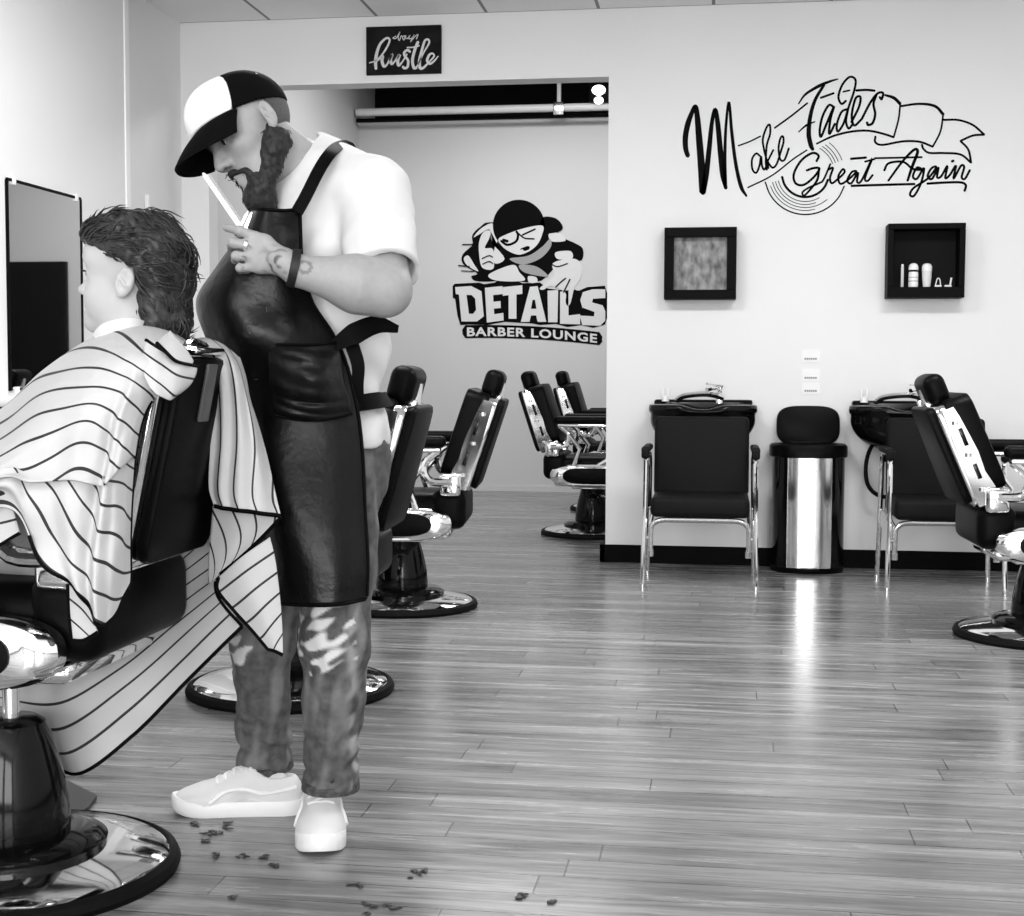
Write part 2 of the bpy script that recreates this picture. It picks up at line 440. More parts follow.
# rail along the top of the lounge wall
a, b = atY(358, 110.5, Y2-.15), atY(612, 111, Y2-.15)
t = thing('ceiling_rail', 'long white metal rail hung under the dark ceiling beyond the opening', 'rail', (a+b)/2)
g = G(); zr = (a[2]+b[2])/2; g.tube([(XL2+.02, a[1], zr+.01), (XR-.02, a[1], zr+.01)], .034, 12); mk('rail_tube', g, 'white', t, True)
g = G(); g.tube([(XL2+.02, a[1], zr-.06), (XR-.02, a[1], zr-.06)], .018, 8); mk('rail_track', g, 'plastic', t, True)
hx = atY(559, 100, Y2-.15)[0]
g = G(); g.tube([(hx, a[1], zr+.03), (hx, a[1], ZC2)], .018, 8); mk('hanger_rod', g, 'white', t, True)
g = G(); g.box((hx, a[1], zr), (.09, .08, .11), .01); mk('rail_clamp', g, 'chrome2', t, True)
# twin-head lamp in the void
def lampmat():
    m = mat('lamp_glow', .9, .3); b = m.node_tree.nodes['Principled BSDF']
    b.inputs['Emission Color'].default_value = (1, 1, 1, 1); b.inputs['Emission Strength'].default_value = 3.0; return m
M['lamp'] = lampmat()
p = atY(599, 93, Y2-.3)
t = thing('twin_ceiling_lamp', 'small twin-head lamp glowing in the dark ceiling void beyond the opening', 'lamp', p)
g = G(); g.box((p[0], p[1]+.1, p[2]+.02), (.18, .08, .16), .015); mk('lamp_body', g, 'plastic', t, True)
g = G(); g.tube([(p[0], p[1]+.12, p[2]+.08), (p[0], p[1]+.12, ZC2)], .012, 8); mk('lamp_stem', g, 'plastic', t, True)
for dz, rr in ((.03, .055), (-.055, .04)):
    f_ = lambda q, dz=dz, rr=rr: el(q, (p[0]-.005, p[1]+.03, p[2]+dz), (rr*1.1, .05, rr*.8))
    blob('lamp_head', f_, [(p[0], p[1]+.03, p[2]+dz)], .1, .012, 'lamp', t)

# ------------------------------------------------------------------ barber chairs (local: the sitter faces -x)
def barber_chair(label, lift=0.0, headrest=True, loc=(0, 0, 0), rz=0.0, group=None, lean=.3, cush=.10, pw=.204, hx=.27, ky=1.0):
    t = thing('barber_chair', label, 'barber chair', loc, rz, group)
    L = lift
    mk('base_plate', G().lathe([(.0, .012), (.315, .012), (.318, .026), (.30, .036), (.24, .048), (.18, .060), (.0, .062)], 64), 'chrome', t)
    mk('base_rim', G().lathe([(.305, 0), (.332, 0), (.336, .012), (.330, .026), (.316, .033), (.312, .02)], 64), 'rubber', t)
    mk('base_collar', G().lathe([(0, .05), (.185, .05), (.188, .068), (.17, .082), (.12, .09), (0, .09)], 48), 'gloss', t)
    mk('pedestal', G().lathe([(0, .08), (.112, .08), (.115, .10), (.110, .16), (.098, .22), (.082, .28), (.068, .315), (.052, .325), (0, .325)], 40), 'gloss', t)
    mk('piston', G().lathe([(0, .30), (.017, .30), (.017, .37+L), (0, .37+L)], 20), 'chrome', t)
    lv = G(); lv.tube(smooth_path([(-.06, .09, .26), (-.12, .17, .25), (-.20, .24, .27), (-.27, .27, .30)], 12), .009, 8); lv = mk('pump_lever', lv, 'chrome', t)
    kn = G().box((-.28, .275, .305), (.07, .03, .03), .012); mk('lever_grip', kn, 'rubber', lv)
    # seat
    g = G(); g.box((0, 0, .345+L), (.46, .42, .05), .02); g.box((.02, 0, .315+L), (.22, .2, .04), .012); mk('seat_frame', g, 'chrome', t)
    g = G(); g.box((-.02, 0, .45+L), (.56, .45, .13), .05, 4); g.box((.225, 0, .45+L), (.15, .47, .17), .045, 4); mk('seat', g, 'leather', t)
    for s in (-1, 1):
        prof = [(.275*math.copysign(abs(math.cos(a))**.55, math.cos(a)), .072*math.copysign(abs(math.sin(a))**.8, math.sin(a))) for a in np.linspace(0, 2*math.pi, 36, endpoint=False)]
        rings = [[(x*k-.03, s*(y), .395+L+z*k) for x, z in prof] for k, y in ((.90, .235), (1, .25), (1, .285), (.93, .302), (.80, .309))]
        sp = mk('side_plate', G().loft(rings), 'chrome', t)
        oval = [[(x*k-.03, s*y, .395+L+z*k) for x, z in prof] for k, y in ((.70, .300), (.70, .314), (.60, .318))]
        mk('side_inlay', G().loft(oval), 'leather', sp)
        # armrest
        g = G(); g.box((-.03, s*.275, .742+L), (.50, .075, .05), .022, 4); ar = mk('armrest', g, 'leather', t)
        g = G(); g.box((-.03, s*.275, .708+L), (.46, .05, .022), .008)
        g.tube(smooth_path([(-.18, s*.275, .70+L), (-.20, s*.28, .60+L), (-.12, s*.285, .50+L), (-.05, s*.285, .45+L)], 14), .017, 10)
        g.tube(smooth_path([(.19, s*.275, .705+L), (.13, s*.28, .65+L), (.15, s*.28, .58+L), (.24, s*.27, .57+L)], 14), .018, 10)
        g.tube([(.13, s*.28, .65+L), (.06, s*.285, .56+L), (.10, s*.285, .45+L)], .016, 10)
        mk('arm_bracket', g, 'chrome', ar)
        # hinge knuckle
        g = G(); g.box((.235, s*.255, .56+L), (.09, .04, .10), .018, 3); mk('hinge', g, 'chrome', t)
    # back, reclined: run up a leaning axis
    b0 = np.array([hx, 0, .545+L]); dirv = np.array([lean, 0, 1.0]); dirv /= np.linalg.norm(dirv); nrm = np.array([dirv[2], 0, -dirv[0]])
    def bp(u, y, n): return b0+dirv*u+np.array([0, y*ky, 0])+nrm*n
    Rb = Matrix(((nrm[0], 0, dirv[0]), (0, 1, 0), (nrm[2], 0, dirv[2])))
    def plate(g, u0, u1, hw, n0, n1, r, taper=.9, k=6):
        out = []
        def corner(cu, cy, a0): return [(cu+r*math.cos(a), cy+r*math.sin(a)) for a in np.linspace(a0, a0+math.pi/2, k)]
        o = corner(u1-r, hw*taper-r, 0)+corner(u0+r, hw-r, math.pi/2)+corner(u0+r, -hw+r, math.pi)+corner(u1-r, -hw*taper+r, 1.5*math.pi)
        cu, e = (u0+u1)/2, min(.012, (n1-n0)/3)
        rings = []
        for n, ins in ((n0, e), (n0+e*.3, e*.3), (n0+e, 0), (n1-e, 0), (n1-e*.3, e*.3), (n1, e)):
            sx = 1-ins/((u1-u0)/2); sy = 1-ins/hw
            rings.append([bp(cu+(u-cu)*sx, y*sy, n) for u, y in o])
        g.loft(rings); return g
    mk('backrest', plate(G(), .03, .415, .235, -cush, .0, .05), 'leather', t)
    mk('back_frame', plate(G(), -.005, .41, .243, .0, .045, .05), 'chrome', t)
    mk('back_panel', plate(G(), .012, .412, pw, .043, .072, .04, .88), 'leather', t)
    for s in (-1, 1):
        g = G()
        g.loft([[bp(u, s*y, n) for n, y in ((-.28*cush-wd, .236), (-.28*cush-wd, .252), (.03+wd*.3, .252), (.03+wd*.3, .236))] for u, wd in ((.0, .01), (.05, .022), (.12, .008), (.2, .012), (.28, .004), (.35, -.004), (.39, -.012))])
        for u in (.06, .2, .33): g.lathe([(0, 0), (.013, 0), (.013, .014), (0, .014)], 12, c=bp(u, s*.25, 0)-np.array([0, 0, .007]))
        rl = mk('back_side_rail', g, 'chrome', t)
        for u, hh in ((.27, .035), (.13, .030)): mk('rail_inlay', G().box(tuple(bp(u, s*.2525, -.004-.05*cush)), (.016, .004, hh*2), .0015, rot=Rb), 'gloss', rl)
    if headrest:
        c = bp(.462, 0, -.008)
        g = G(); g.box(tuple(c), (.085, .25, .122), .036, 5, rot=Rb); h = mk('headrest', g, 'leather', t)
        g = G(); g.tube([bp(.38, 0, .01), bp(.47, 0, -.005)], .022, 10, flat=2.2); g.box(tuple(bp(.405, 0, .02)), (.05, .09, .04), .01, rot=Rb); mk('headrest_post', g, 'chrome2', h)
    else:
        c = bp(.345, -.015, .076)
        g = G(); g.box(tuple(c), (.008, .05, .115), .003, rot=Rb); mk('headrest_slot', g, mat('slot_grey', .10, .5), t)
        g = G(); g.box(tuple(bp(.425, .0, .03)), (.07, .16, .014), .005, rot=Rb); g.tube([bp(.42, -.07, .03), bp(.438, -.02, .03), bp(.43, .05, .03)], .01, 8); mk('headrest_bracket', g, 'chrome', t)
    # footrest
    f = G().box((-.52, 0, .17+L), (.24, .34, .02), .008, rot=Matrix.Rotation(.5, 3, 'Y')); f = mk('footrest', f, 'chrome', t)
    for s in (-1, 1): mk('footrest_arm', G().tube(smooth_path([(-.2, s*.12, .36+L), (-.32, s*.12, .36+L), (-.43, s*.12, .25+L), (-.48, s*.12, .19+L)], 10), .013, 8), 'chrome', f)
    return t
fg = onfloor(14, 872); c1 = onfloor(282, 690); c2 = onfloor(402, 606)
barber_chair('black and chrome barber chair under the striped cape, holding the child', .12, False, (fg[0], fg[1], 0), lean=.19, cush=.025, pw=.190, hx=.292, ky=.90)
CG = 'empty black leather barber chairs'
r1 = onfloor(957, 634)+np.array([.33, 0, 0]); r2 = onfloor(542, 533)+np.array([.33, 0, 0]); r3 = onfloor(563, 509)+np.array([.33, 0, 0])
for lab, c, rz, le in (('black barber chair with headrest directly behind the standing barber', c1+np.array([.03, 0, 0]), .05, .27),
                       ('black barber chair leaning right, second behind the barber, with an open view of its seat', c2, .10, .33),
                       ('black barber chair at the right edge, in front of a shampoo chair', r1+np.array([-.01, 0, 0]), math.pi+.04, .42),
                       ('black barber chair half hidden by the opening jamb, nearer of the lounge pair', r2, math.pi, .34),
                       ('black barber chair half hidden by the opening jamb, farther of the lounge pair', r3+np.array([.06, 0, 0]), math.pi, .30)):
    barber_chair(lab, 0, True, (c[0], c[1], 0), rz, CG, le)

# ------------------------------------------------------------------ shampoo chairs and bowls
def shampoo_chair(label, loc, group):
    t = thing('shampoo_chair', label, 'chair', loc, 0, group)     # local: sitter faces -y, origin between the front legs
    for s in (-1, 1):
        g = G(); x = s*.265
        g.tube(smooth_path([(x*1.02, .0, 0), (x*1.0, .02, .30), (x*.99, .035, .58), (x*.99, .06, .635), (x*.99, .12, .655), (x*.99, .32, .645), (x*.98, .40, .60), (x*.98, .42, .50), (x*1.0, .43, .25), (x*1.02, .45, 0)], 60), .0125, 10)
        fr = mk('leg_frame', g, 'chrome', t)
        g = G()
        for y in (.0, .45): g.lathe([(0, 0), (.0145, 0), (.0145, .02), (0, .02)], 12, c=(x*1.02, y, 0))
        mk('leg_cap', g, 'chrome2', fr)
        g = G(); g.box((x*.99, .19, .665), (.042, .34, .032), .014, 4); g.box((x*.99, .03, .648), (.04, .035, .05), .012, 3); mk('armrest', g, 'leather2', t)
    g = G()
    g.tube(smooth_path([(-.235, .03, .16), (-.235, .03, .25), (-.228, .03, .30), (-.19, .03, .325), (-.1, .03, .328), (.1, .03, .328), (.19, .03, .325), (.228, .03, .30), (.235, .03, .25), (.235, .03, .16)], 50), .0135, 10)
    for s in (-1, 1):
        g.tube([(s*.235, .03, .24), (s*.262, .025, .24)], .009, 8); g.tube([(s*.235, .03, .18), (s*.235, .03, .15)], .017, 8)
        g.tube([(s*.235, .03, .30), (s*.235, .38, .34), (s*.235, .43, .36)], .010, 8)
    mk('seat_rail', g, 'chrome2', t)
    mk('seat', G().box((0, .24, .39), (.475, .45, .10), .028, 4), 'leather2', t)
    g = G(); g.box((0, .42, .615), (.475, .075, .40), .025, 4, rot=Matrix.Rotation(-.10, 3, 'X')); mk('backrest', g, 'leather2', t)
    return t
def shampoo_bowl(label, loc, group, k=.8):
    t = thing('shampoo_bowl', label, 'shampoo bowl', loc, 0, group)   # local: wall is at y = 0, the bowl stands out to -y
    def f_(q):
        q = q*np.array([1, 1/k, 1], np.float32); d = np.maximum(el(q, (0, -.22, -.02), (.275, .21, .17)), q[:, 2]-.055)
        rim = np.maximum(el(q, (0, -.22, .03), (.285, .225, .16)), np.abs(q[:, 2]-.035)-.02)
        d = su(d, rim, .02)
        d = ss(d, el(q, (0, -.21, .04), (.245, .18, .15)), .012)
        d = ss(d, el(q, (0, -.45, .09), (.13, .09, .06)), .03)
        back = np.maximum(np.maximum(np.abs(q[:, 0])-.26, np.abs(q[:, 1]+.06)-.055), np.abs(q[:, 2]-.03)-.05)
        return su(d, back, .02)
    blob('basin', f_, [(-.31, -.46, -.22), (.31, 0, .1)], .02, .007, 'gloss', t, world=False)
    g = G(); g.box((0, -.01, -.12), (.18, .02, .25), .006); g.box((0, -.09, -.12), (.12, .16, .04), .01); mk('wall_bracket', g, 'plastic', t)
    g = G(); g.lathe([(0, .06), (.022, .06), (.022, .10), (.016, .12), (0, .12)], 16, c=(.085, -.09, 0))
    g.tube(smooth_path([(.085, -.09, .10), (.085, -.11, .135), (.06, -.17, .142), (.02, -.22, .135)], 12), .011, 10)
    g.tube([(.085, -.09, .12), (.10, -.13, .155), (.02, -.20, .165)], .006, 8)
    fc = mk('faucet', g, 'chrome', t)
    g = G(); g.tube(smooth_path([(-.14, -.12, .075), (-.10, -.14, .10), (0, -.16, .112), (.06, -.14, .105), (.10, -.10, .09)], 24), .016, 8); mk('spray_hose', g, 'chrome2', fc)
    g = G(); g.lathe([(0, .07), (.02, .07), (.016, .10), (0, .10)], 12, c=(-.20, -.10, 0)); g.box((-.215, -.1, .115), (.012, .012, .05), .004); g.box((-.185, -.1, .115), (.012, .012, .05), .004); mk('vacuum_breaker', g, 'white', t)
    g = G(); g.tube(smooth_path([(0, -.2, -.17), (0, -.18, -.32), (0, -.12, -.38), (0, -.02, -.40)], 16), .022, 10); mk('drain_pipe', g, 'plastic', t)
    return t
s1 = (onfloor(643, 588)+onfloor(755, 590))/2; s2 = (onfloor(885, 590)+onfloor(1003, 593))/2
SG = 'shampoo chairs along the white wall'; BG = 'shampoo bowls on the white wall'
shampoo_chair('black vinyl shampoo chair with chrome legs, left of the trash can', (s1[0], s1[1], 0), SG)
shampoo_chair('black vinyl shampoo chair with chrome legs, behind the right-hand barber chair', (s2[0], s2[1]-.06, 0), SG)
bw = []
for lab, x, px in (('black shampoo bowl with chrome tap above the chair left of the trash can', s1[0]+.0, 0), ('black shampoo bowl whose hose hangs down, right of the trash can', s2[0]-.12, 1)):
    bw.append(shampoo_bowl(lab, (x, YB, .815), BG))
g = G(); g.tube(smooth_path([atY(x, y, yy) for x, y, yy in ((886, 438, 7.5), (872, 446, 7.55), (866, 465, 7.58), (868, 485, 7.58), (880, 496, 7.6), (900, 497, 7.69))], 30), .011, 8)
mk('supply_hose', g, 'rubber', bw[1], True)

# ------------------------------------------------------------------ step trash can
cx, cy = .456, 7.575
t = thing('trash_can', 'steel step trash can with its black lid open, between the shampoo chairs', 'trash can', (cx, cy, 0))
def dshape(hw, dp, k=1.0):
    "rounded front (towards -y), squared back"
    a = np.linspace(math.pi, 2*math.pi, 25); pts = [(hw*k*math.copysign(abs(math.cos(q))**.75, math.cos(q)), dp*k*math.sin(q)*.62) for q in a]
    return pts+[(hw*k, dp*.30), (hw*k*.94, dp*.42), (-hw*k*.94, dp*.42), (-hw*k, dp*.30)]
def dloft(hw, dp, zs): return G().loft([[(x, y, z) for x, y in dshape(hw, dp, k)] for z, k in zs])
mk('can_body_dark_reflection', dloft(.187, .25, ((.02, 1), (.61, 1.0))), 'gloss', t)  # black sides stand in for dark reflections on the steel
fr_ = [(x, y) for x, y in dshape(.187, .25) if abs(x) < .112 and y < 0]
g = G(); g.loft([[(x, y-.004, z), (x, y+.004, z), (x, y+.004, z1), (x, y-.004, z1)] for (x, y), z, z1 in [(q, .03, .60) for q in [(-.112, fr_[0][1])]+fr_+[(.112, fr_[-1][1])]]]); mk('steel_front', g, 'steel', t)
mk('can_base', dloft(.190, .253, ((0, .98), (.025, 1.0), (.03, .98))), 'plastic', t)
mk('can_rim', dloft(.196, .262, ((.60, .99), (.605, 1.02), (.655, 1.02), (.665, .98), (.668, .92))), 'plastic', t)
g = G()
o = [(.165*math.copysign(abs(math.cos(a))**.55, math.cos(a)), .775+.105*math.copysign(abs(math.sin(a))**.6, math.sin(a))) for a in np.linspace(0, 2*math.pi, 48, endpoint=False)]
g.loft([[(x*k, y0+.1*(z-.67)+.055, .760+(z-.775)*k) for x, z in o] for k, y0 in ((.93, 0), (.99, .004), (1, .012), (1, .03), (.98, .038))]); mk('lid', g, 'plastic', t)
g = G(); g.box((0, .06, .672), (.20, .03, .022), .006); mk('lid_hinge', g, 'plastic', t)
g = G(); g.box((0, -.165, .025), (.10, .05, .012), .004); mk('foot_pedal', g, 'plastic', t)
g = G(); g.box((.035, -.158, .545), (.012, .004, .025), .001); mk('latch_tab', g, 'white', t)

# ------------------------------------------------------------------ wall boxes, cards and the small sign
def wallbox(x0, z0, x1, z1, dp, th, tb=None):
    tb = tb or th
    g = G(); y0 = YB-dp
    bx(g, x0, x1, y0, YB, z1-th, z1, r=.003); bx(g, x0, x1, y0, YB, z0, z0+tb, r=.003)
    bx(g, x0, x0+th, y0, YB, z0+tb, z1-th, r=.003); bx(g, x1-th, x1, y0, YB, z0+tb, z1-th, r=.003)
    return g
yfr = YB-.10
a, b = atY(664.5, 227.5, yfr), atY(736, 299, yfr)
t = thing('shadow_box_frame', 'square black shadow box frame holding a mottled grey picture', 'picture frame', ((a[0]+b[0])/2, YB, b[2]))
mk('frame_box', wallbox(a[0], b[2], b[0], a[2], .10, .05), 'frame', t, True, smooth=False)
g = G(); bx(g, a[0]+.045, b[0]-.045, YB-.055, YB-.04, b[2]+.045, a[2]-.045); mk('picture', g, mat('mottled_print', .21, .6, noise=((26, 20, 14), .75)), t, True, smooth=False)
yfr = YB-.13
a, b = atY(888.5, 223.5, yfr), atY(964.5, 297.5, yfr)
SHX = ((a[0]+b[0])/2, b[2])
t = thing('box_shelf', 'black open box shelf with small white bottles on the right of the wall', 'shelf', (SHX[0], YB, SHX[1]))
mk('shelf_frame', wallbox(a[0], b[2], b[0], a[2], .13, .030, .056), 'frame', t, True, smooth=False)
g = G(); bx(g, a[0]+.01, b[0]-.01, YB-.012, YB, b[2]+.01, a[2]-.01); mk('shelf_back', g, 'dark', t, True, smooth=False)
zs = b[2]+.056; yy = YB-.075
def spx(x): return atY(x, 290, yy)[0]
BOT = 'toiletries in the black box shelf'
p = (spx(902), yy, zs)
t = thing('comb_stick', 'thin grey-white stick standing left of the bottles in the box shelf', 'comb', p, 0, BOT)
mk('stick_body', G().box((0, 0, .055), (.015, .008, .11), .003), mat('stick_grey', .55, .4), t)
mk('stick_tip', G().box((0, 0, .114), (.012, .007, .014), .003), 'white', t)
p = (spx(913), yy, zs)
t = thing('bottle', 'white bottle with a dark neck band, left of the two in the box shelf', 'bottle', p, 0, BOT)
mk('bottle_body', G().lathe([(0, 0), (.024, 0), (.025, .01), (.025, .07), (.023, .08), (0, .08)], 24), 'white', t)
mk('neck_band', G().lathe([(.0, .078), (.022, .078), (.022, .092), (.0, .092)], 24), 'plastic', t)
mk('bottle_cap', G().lathe([(0, .09), (.025, .09), (.025, .105), (.020, .118), (.010, .125), (0, .126)], 24), 'paper', t)
g = G(); g.lathe([(.0253, .03), (.0256, .03), (.0256, .034), (.0253, .034)], 24); g.lathe([(.0253, .05), (.0256, .05), (.0256, .053), (.0253, .053)], 24); mk('bottle_print', g, 'ink', t)
p = (spx(926.5), yy, zs)
t = thing('bottle', 'white bottle with a tapered foot, right of the two in the box shelf', 'bottle', p, 0, BOT)
mk('bottle_body', G().lathe([(0, 0), (.018, 0), (.020, .012), (.024, .05), (.025, .085), (0, .086)], 24), mat('bottle_grey', .72, .4), t)
mk('bottle_cap', G().lathe([(0, .085), (.026, .085), (.026, .105), (.021, .118), (.010, .124), (0, .124)], 24), 'white', t)
for lab, x, k in (('tiny pale clip lying right of the bottles in the box shelf', 938, 0), ('tiny pale clip with a raised prong, rightmost in the box shelf', 948, 1)):
    g = G(); p = (spx(x), yy, zs)
    g.box((p[0], yy, zs+.006), (.036, .012, .012), .004)
    if k: g.tube([(p[0]+.01, yy, zs+.01), (p[0]+.016, yy, zs+.05)], .005, 8)
    else: g.tube(smooth_path([(p[0]-.014, yy, zs+.008), (p[0]-.004, yy, zs+.045), (p[0]+.008, yy, zs+.04), (p[0]+.012, yy, zs+.008)], 14), .003, 6)
    solo('hair_clip', g, 'white', lab, 'clip', BOT)
CARD = 'white label cards on the wall'
for lab, y in (('small white label card, top of three above the trash can', 356), ('small white label card, middle of three above the trash can', 375), ('small white label card, lowest of three above the trash can', 388)):
    a, b = atY(802, y-6, YB), atY(820, y+6, YB)
    g = G(); bx(g, a[0], b[0], YB-.003, YB, b[2], a[2]); o = solo('label_card', g, 'paper', lab, 'card', CARD, smooth=False)
    g = G(); zz = atY(811, y+3, YB)[2]
    for k in range(6):
        xx = a[0]+.014+.011*k; bx(g, xx, xx+.008, YB-.0045, YB-.003, zz-.004, zz+.006)
    mk('print', g, 'ink', o, True, smooth=False)
a, b = atY(366, 27, YB-.02), atY(441, 73, YB-.02)
# ------------------------------------------------------------------ flat lettering painted or stuck on walls
def brush(g, pts, ws, Y, off=.0015, n=None):
    "a stroke through pixels on the plane y = Y; ws in pixels, one number or one per point"
    pts = np.array(pts, float); m = len(pts); ws = np.array([ws]*m if np.isscalar(ws) else ws, float)
    n = n or max(8, m*7); t = np.linspace(0, m-1, n)
    c = cr(pts, t); w = 1.12*np.maximum(.15, np.interp(t, np.arange(m), ws))
    d = np.gradient(c, axis=0); d /= np.linalg.norm(d, axis=1)[:, None]+1e-9; nn = np.stack([-d[:, 1], d[:, 0]], 1)
    c = np.concatenate([[c[0]-d[0]*w[0]*.35], c, [c[-1]+d[-1]*w[-1]*.35]]); nn = np.concatenate([[nn[0]], nn, [nn[-1]]]); w = np.concatenate([[w[0]*.35], w, [w[-1]*.35]])
    A = c+nn*w[:, None]/2; B = c-nn*w[:, None]/2
    g.loft([[atY(*A[i], Y-off), atY(*B[i], Y-off), atY(*B[i], Y+.001), atY(*A[i], Y+.001)] for i in range(len(c))])
def poly(g, pts, Y, off, n=0):
    pts = [tuple(p) for p in pts]
    if n: q = np.array(pts+[pts[0], pts[1], pts[2]], float); pts = [tuple(p) for p in cr(q, np.linspace(1, len(pts)+1, n, endpoint=False))]
    g.prism(pts, 0, 1, lambda x, y, z: atY(x, y, Y-off if z else Y+.001))
def tr(s, ox, oy): return lambda pts: [(ox+x/s, oy+y/s) for x, y in pts]
q6 = tr(6.106, 680, 70); q7 = tr(4.876, 780, 70)
c0 = atY(835, 145, YB)
dec = thing('wall_lettering', 'black script lettering with ribbon and record painted on the white wall', 'wall decal', (c0[0], YB, c0[2]))
def word(name, strokes):
    g = G()
    for f_, pts, w in strokes: brush(g, f_(pts), w, YB)
    return mk(name, g, 'decal', dec, True, smooth=False)
word('word_make', [
    (q6, [(48, 525), (35, 480), (33, 410), (48, 330), (72, 262), (95, 222), (106, 290), (118, 430), (130, 580), (138, 745)], [4, 4.6, 5, 5, 4, 3.6, 5, 6, 6.5, 6]),
    (q6, [(140, 750), (160, 640), (178, 480), (195, 320), (215, 240), (231, 330), (247, 500), (262, 640), (280, 722)], [5, 5, 4.5, 3.6, 3.2, 4.5, 5, 5, 3.2]),
    (q6, [(276, 700), (274, 540), (280, 350), (299, 195), (316, 380), (340, 570), (372, 710), (406, 770)], [3.5, 3, 2.6, 2.2, 3, 3.2, 3.6, 2]),
    (q6, [(488, 525), (465, 510), (440, 545), (442, 605), (465, 628), (485, 585), (495, 528), (500, 580), (512, 608), (526, 592)], 1.9),
    (q6, [(540, 600), (528, 545), (512, 480), (506, 420), (528, 352), (548, 335), (550, 390), (530, 460), (524, 560), (530, 610)], 1.9),
    (q6, [(536, 556), (570, 488)], 1.8), (q6, [(533, 556), (552, 585), (570, 596), (592, 570), (615, 500), (632, 440), (628, 405), (612, 420), (602, 480), (612, 545), (638, 548), (665, 478)], 1.9)])
word('word_fades', [
    (q7, [(90, 165), (125, 118), (190, 78), (245, 55), (283, 44)], [1.2, 2.2, 3.0, 2.2, 1.2]),
    (q7, [(215, 72), (172, 145), (148, 225), (140, 310), (150, 365), (160, 388)], [2.5, 3, 3.6, 4.2, 4.2, 3]),
    (q7, [(90, 303), (128, 270), (170, 252)], [1, 2, 1.2]),
    (q7, [(262, 180), (238, 172), (208, 225), (194, 290), (200, 325), (228, 260), (264, 176), (246, 240), (240, 312), (268, 262)], 2.2),
    (q7, [(330, 190), (300, 205), (278, 262), (282, 300), (310, 260), (335, 180), (362, 100), (368, 48), (340, 34), (304, 72), (285, 130), (300, 165), (322, 150)], 2.1),
    (q7, [(332, 190), (322, 250), (335, 285), (356, 262)], 2.1),
    (q7, [(348, 255), (385, 180), (392, 132), (368, 140), (350, 220), (362, 270), (398, 240)], 2.2),
    (q7, [(398, 240), (440, 160), (475, 115), (502, 112), (496, 142), (486, 132)], 2.2), (q7, [(470, 122), (456, 165), (464, 215), (452, 258), (430, 268), (424, 255)], 2.3)])
word('word_great', [
    (q7, [(178, 445), (188, 418), (158, 405), (105, 440), (68, 505), (76, 552), (115, 560), (162, 525), (192, 482), (165, 478), (130, 490)], 2.2),
    (q7, [(190, 485), (182, 535), (150, 580), (118, 612), (110, 596), (140, 574), (190, 552), (212, 535), (246, 458)], [2.2, 2.2, 2, 1.8, 1.8, 1.8, 1.8, 1.8, 1.8]),
    (q7, [(236, 486), (258, 478), (244, 525), (252, 552), (278, 535), (314, 500), (306, 484), (284, 520), (295, 555), (332, 535), (372, 496), (350, 498), (328, 538), (348, 552), (380, 500), (376, 545), (398, 538), (450, 430), (415, 525), (428, 540), (452, 512)], 2.0),
    (q7, [(414, 447), (462, 434)], 1.8)])
word('word_again', [
    (q7, [(528, 540), (590, 455), (640, 400), (664, 386), (670, 405), (645, 470), (622, 540)], [2, 2.2, 2.4, 2.6, 2.8, 2.8, 2.2]),
    (q7, [(508, 490), (530, 455), (600, 448), (648, 482), (692, 486), (668, 476), (648, 518), (668, 530), (702, 478), (688, 550), (655, 612), (634, 608), (652, 575), (722, 528), (762, 474), (738, 480), (720, 518), (742, 530), (772, 475), (766, 522), (786, 518), (816, 468), (806, 526), (828, 512), (858, 466), (846, 530), (882, 468), (898, 474), (886, 522), (902, 530), (926, 488)], 2.1),
    (q7, [(838, 446), (846, 442)], 2.4)])
word('ribbon_outline', [
    (q6, [(356, 463), (425, 437), (492, 404)], 1.4), (q6, [(578, 354), (680, 280), (778, 202)], 1.7), (q6, [(414, 718), (560, 645), (690, 545), (775, 489)], 1.4),
    (q7, [(198, 136), (262, 113)], 2), (q7, [(308, 106), (340, 99)], 1.6), (q7, [(372, 100), (420, 97), (462, 101)], 2.2),
    (q7, [(512, 122), (555, 136), (586, 165)], [2, 3, 3]), (q7, [(586, 170), (578, 240), (555, 326)], 1.7),
    (q7, [(178, 360), (260, 322), (350, 300), (430, 296), (500, 310), (555, 328)], [1.6, 2, 2, 2, 2, 2]),
    (q7, [(590, 176), (680, 165), (755, 176), (796, 216)], [2, 2.2, 2.6, 2.8]), (q7, [(796, 216), (782, 300), (745, 374)], 1.7),
    (q7, [(465, 324), (465, 352), (500, 365), (600, 348), (680, 350), (745, 374)], 2),
    (q7, [(798, 243), (870, 244), (940, 268), (996, 315)], 2), (q7, [(996, 315), (940, 320), (880, 346)], 2), (q7, [(880, 346), (918, 388), (932, 452)], 2), (q7, [(932, 452), (880, 412), (800, 405), (728, 404), (700, 385), (692, 364)], 2),
    (q7, [(345, 433), (420, 427)], 2.2), (q7, [(462, 430), (560, 428), (692, 425)], 1.8), (q7, [(348, 565), (500, 560), (656, 556)], 2.2), (q7, [(718, 554), (800, 549), (880, 548), (906, 562), (900, 590)], 2.2)])
rec = []
cx_, cy_ = 805.3, 173.5
def arc(r, a0, a1, w): rec.append((lambda p: p, [(cx_+r*math.cos(math.radians(a)), cy_+r*math.sin(math.radians(a))) for a in np.linspace(a0, a1, 9)], w))
arc(41, 18, 168, 1.3); arc(23.5, 15, 172, 2.2)
for r, a0, a1 in ((28, 60, 165), (31, 70, 165), (34, 50, 165), (37, 75, 160), (29, -60, -20), (32, -58, -20), (35, -55, -20), (39, -52, -20)): arc(r, a0, a1, .7)
word('vinyl_record', rec)

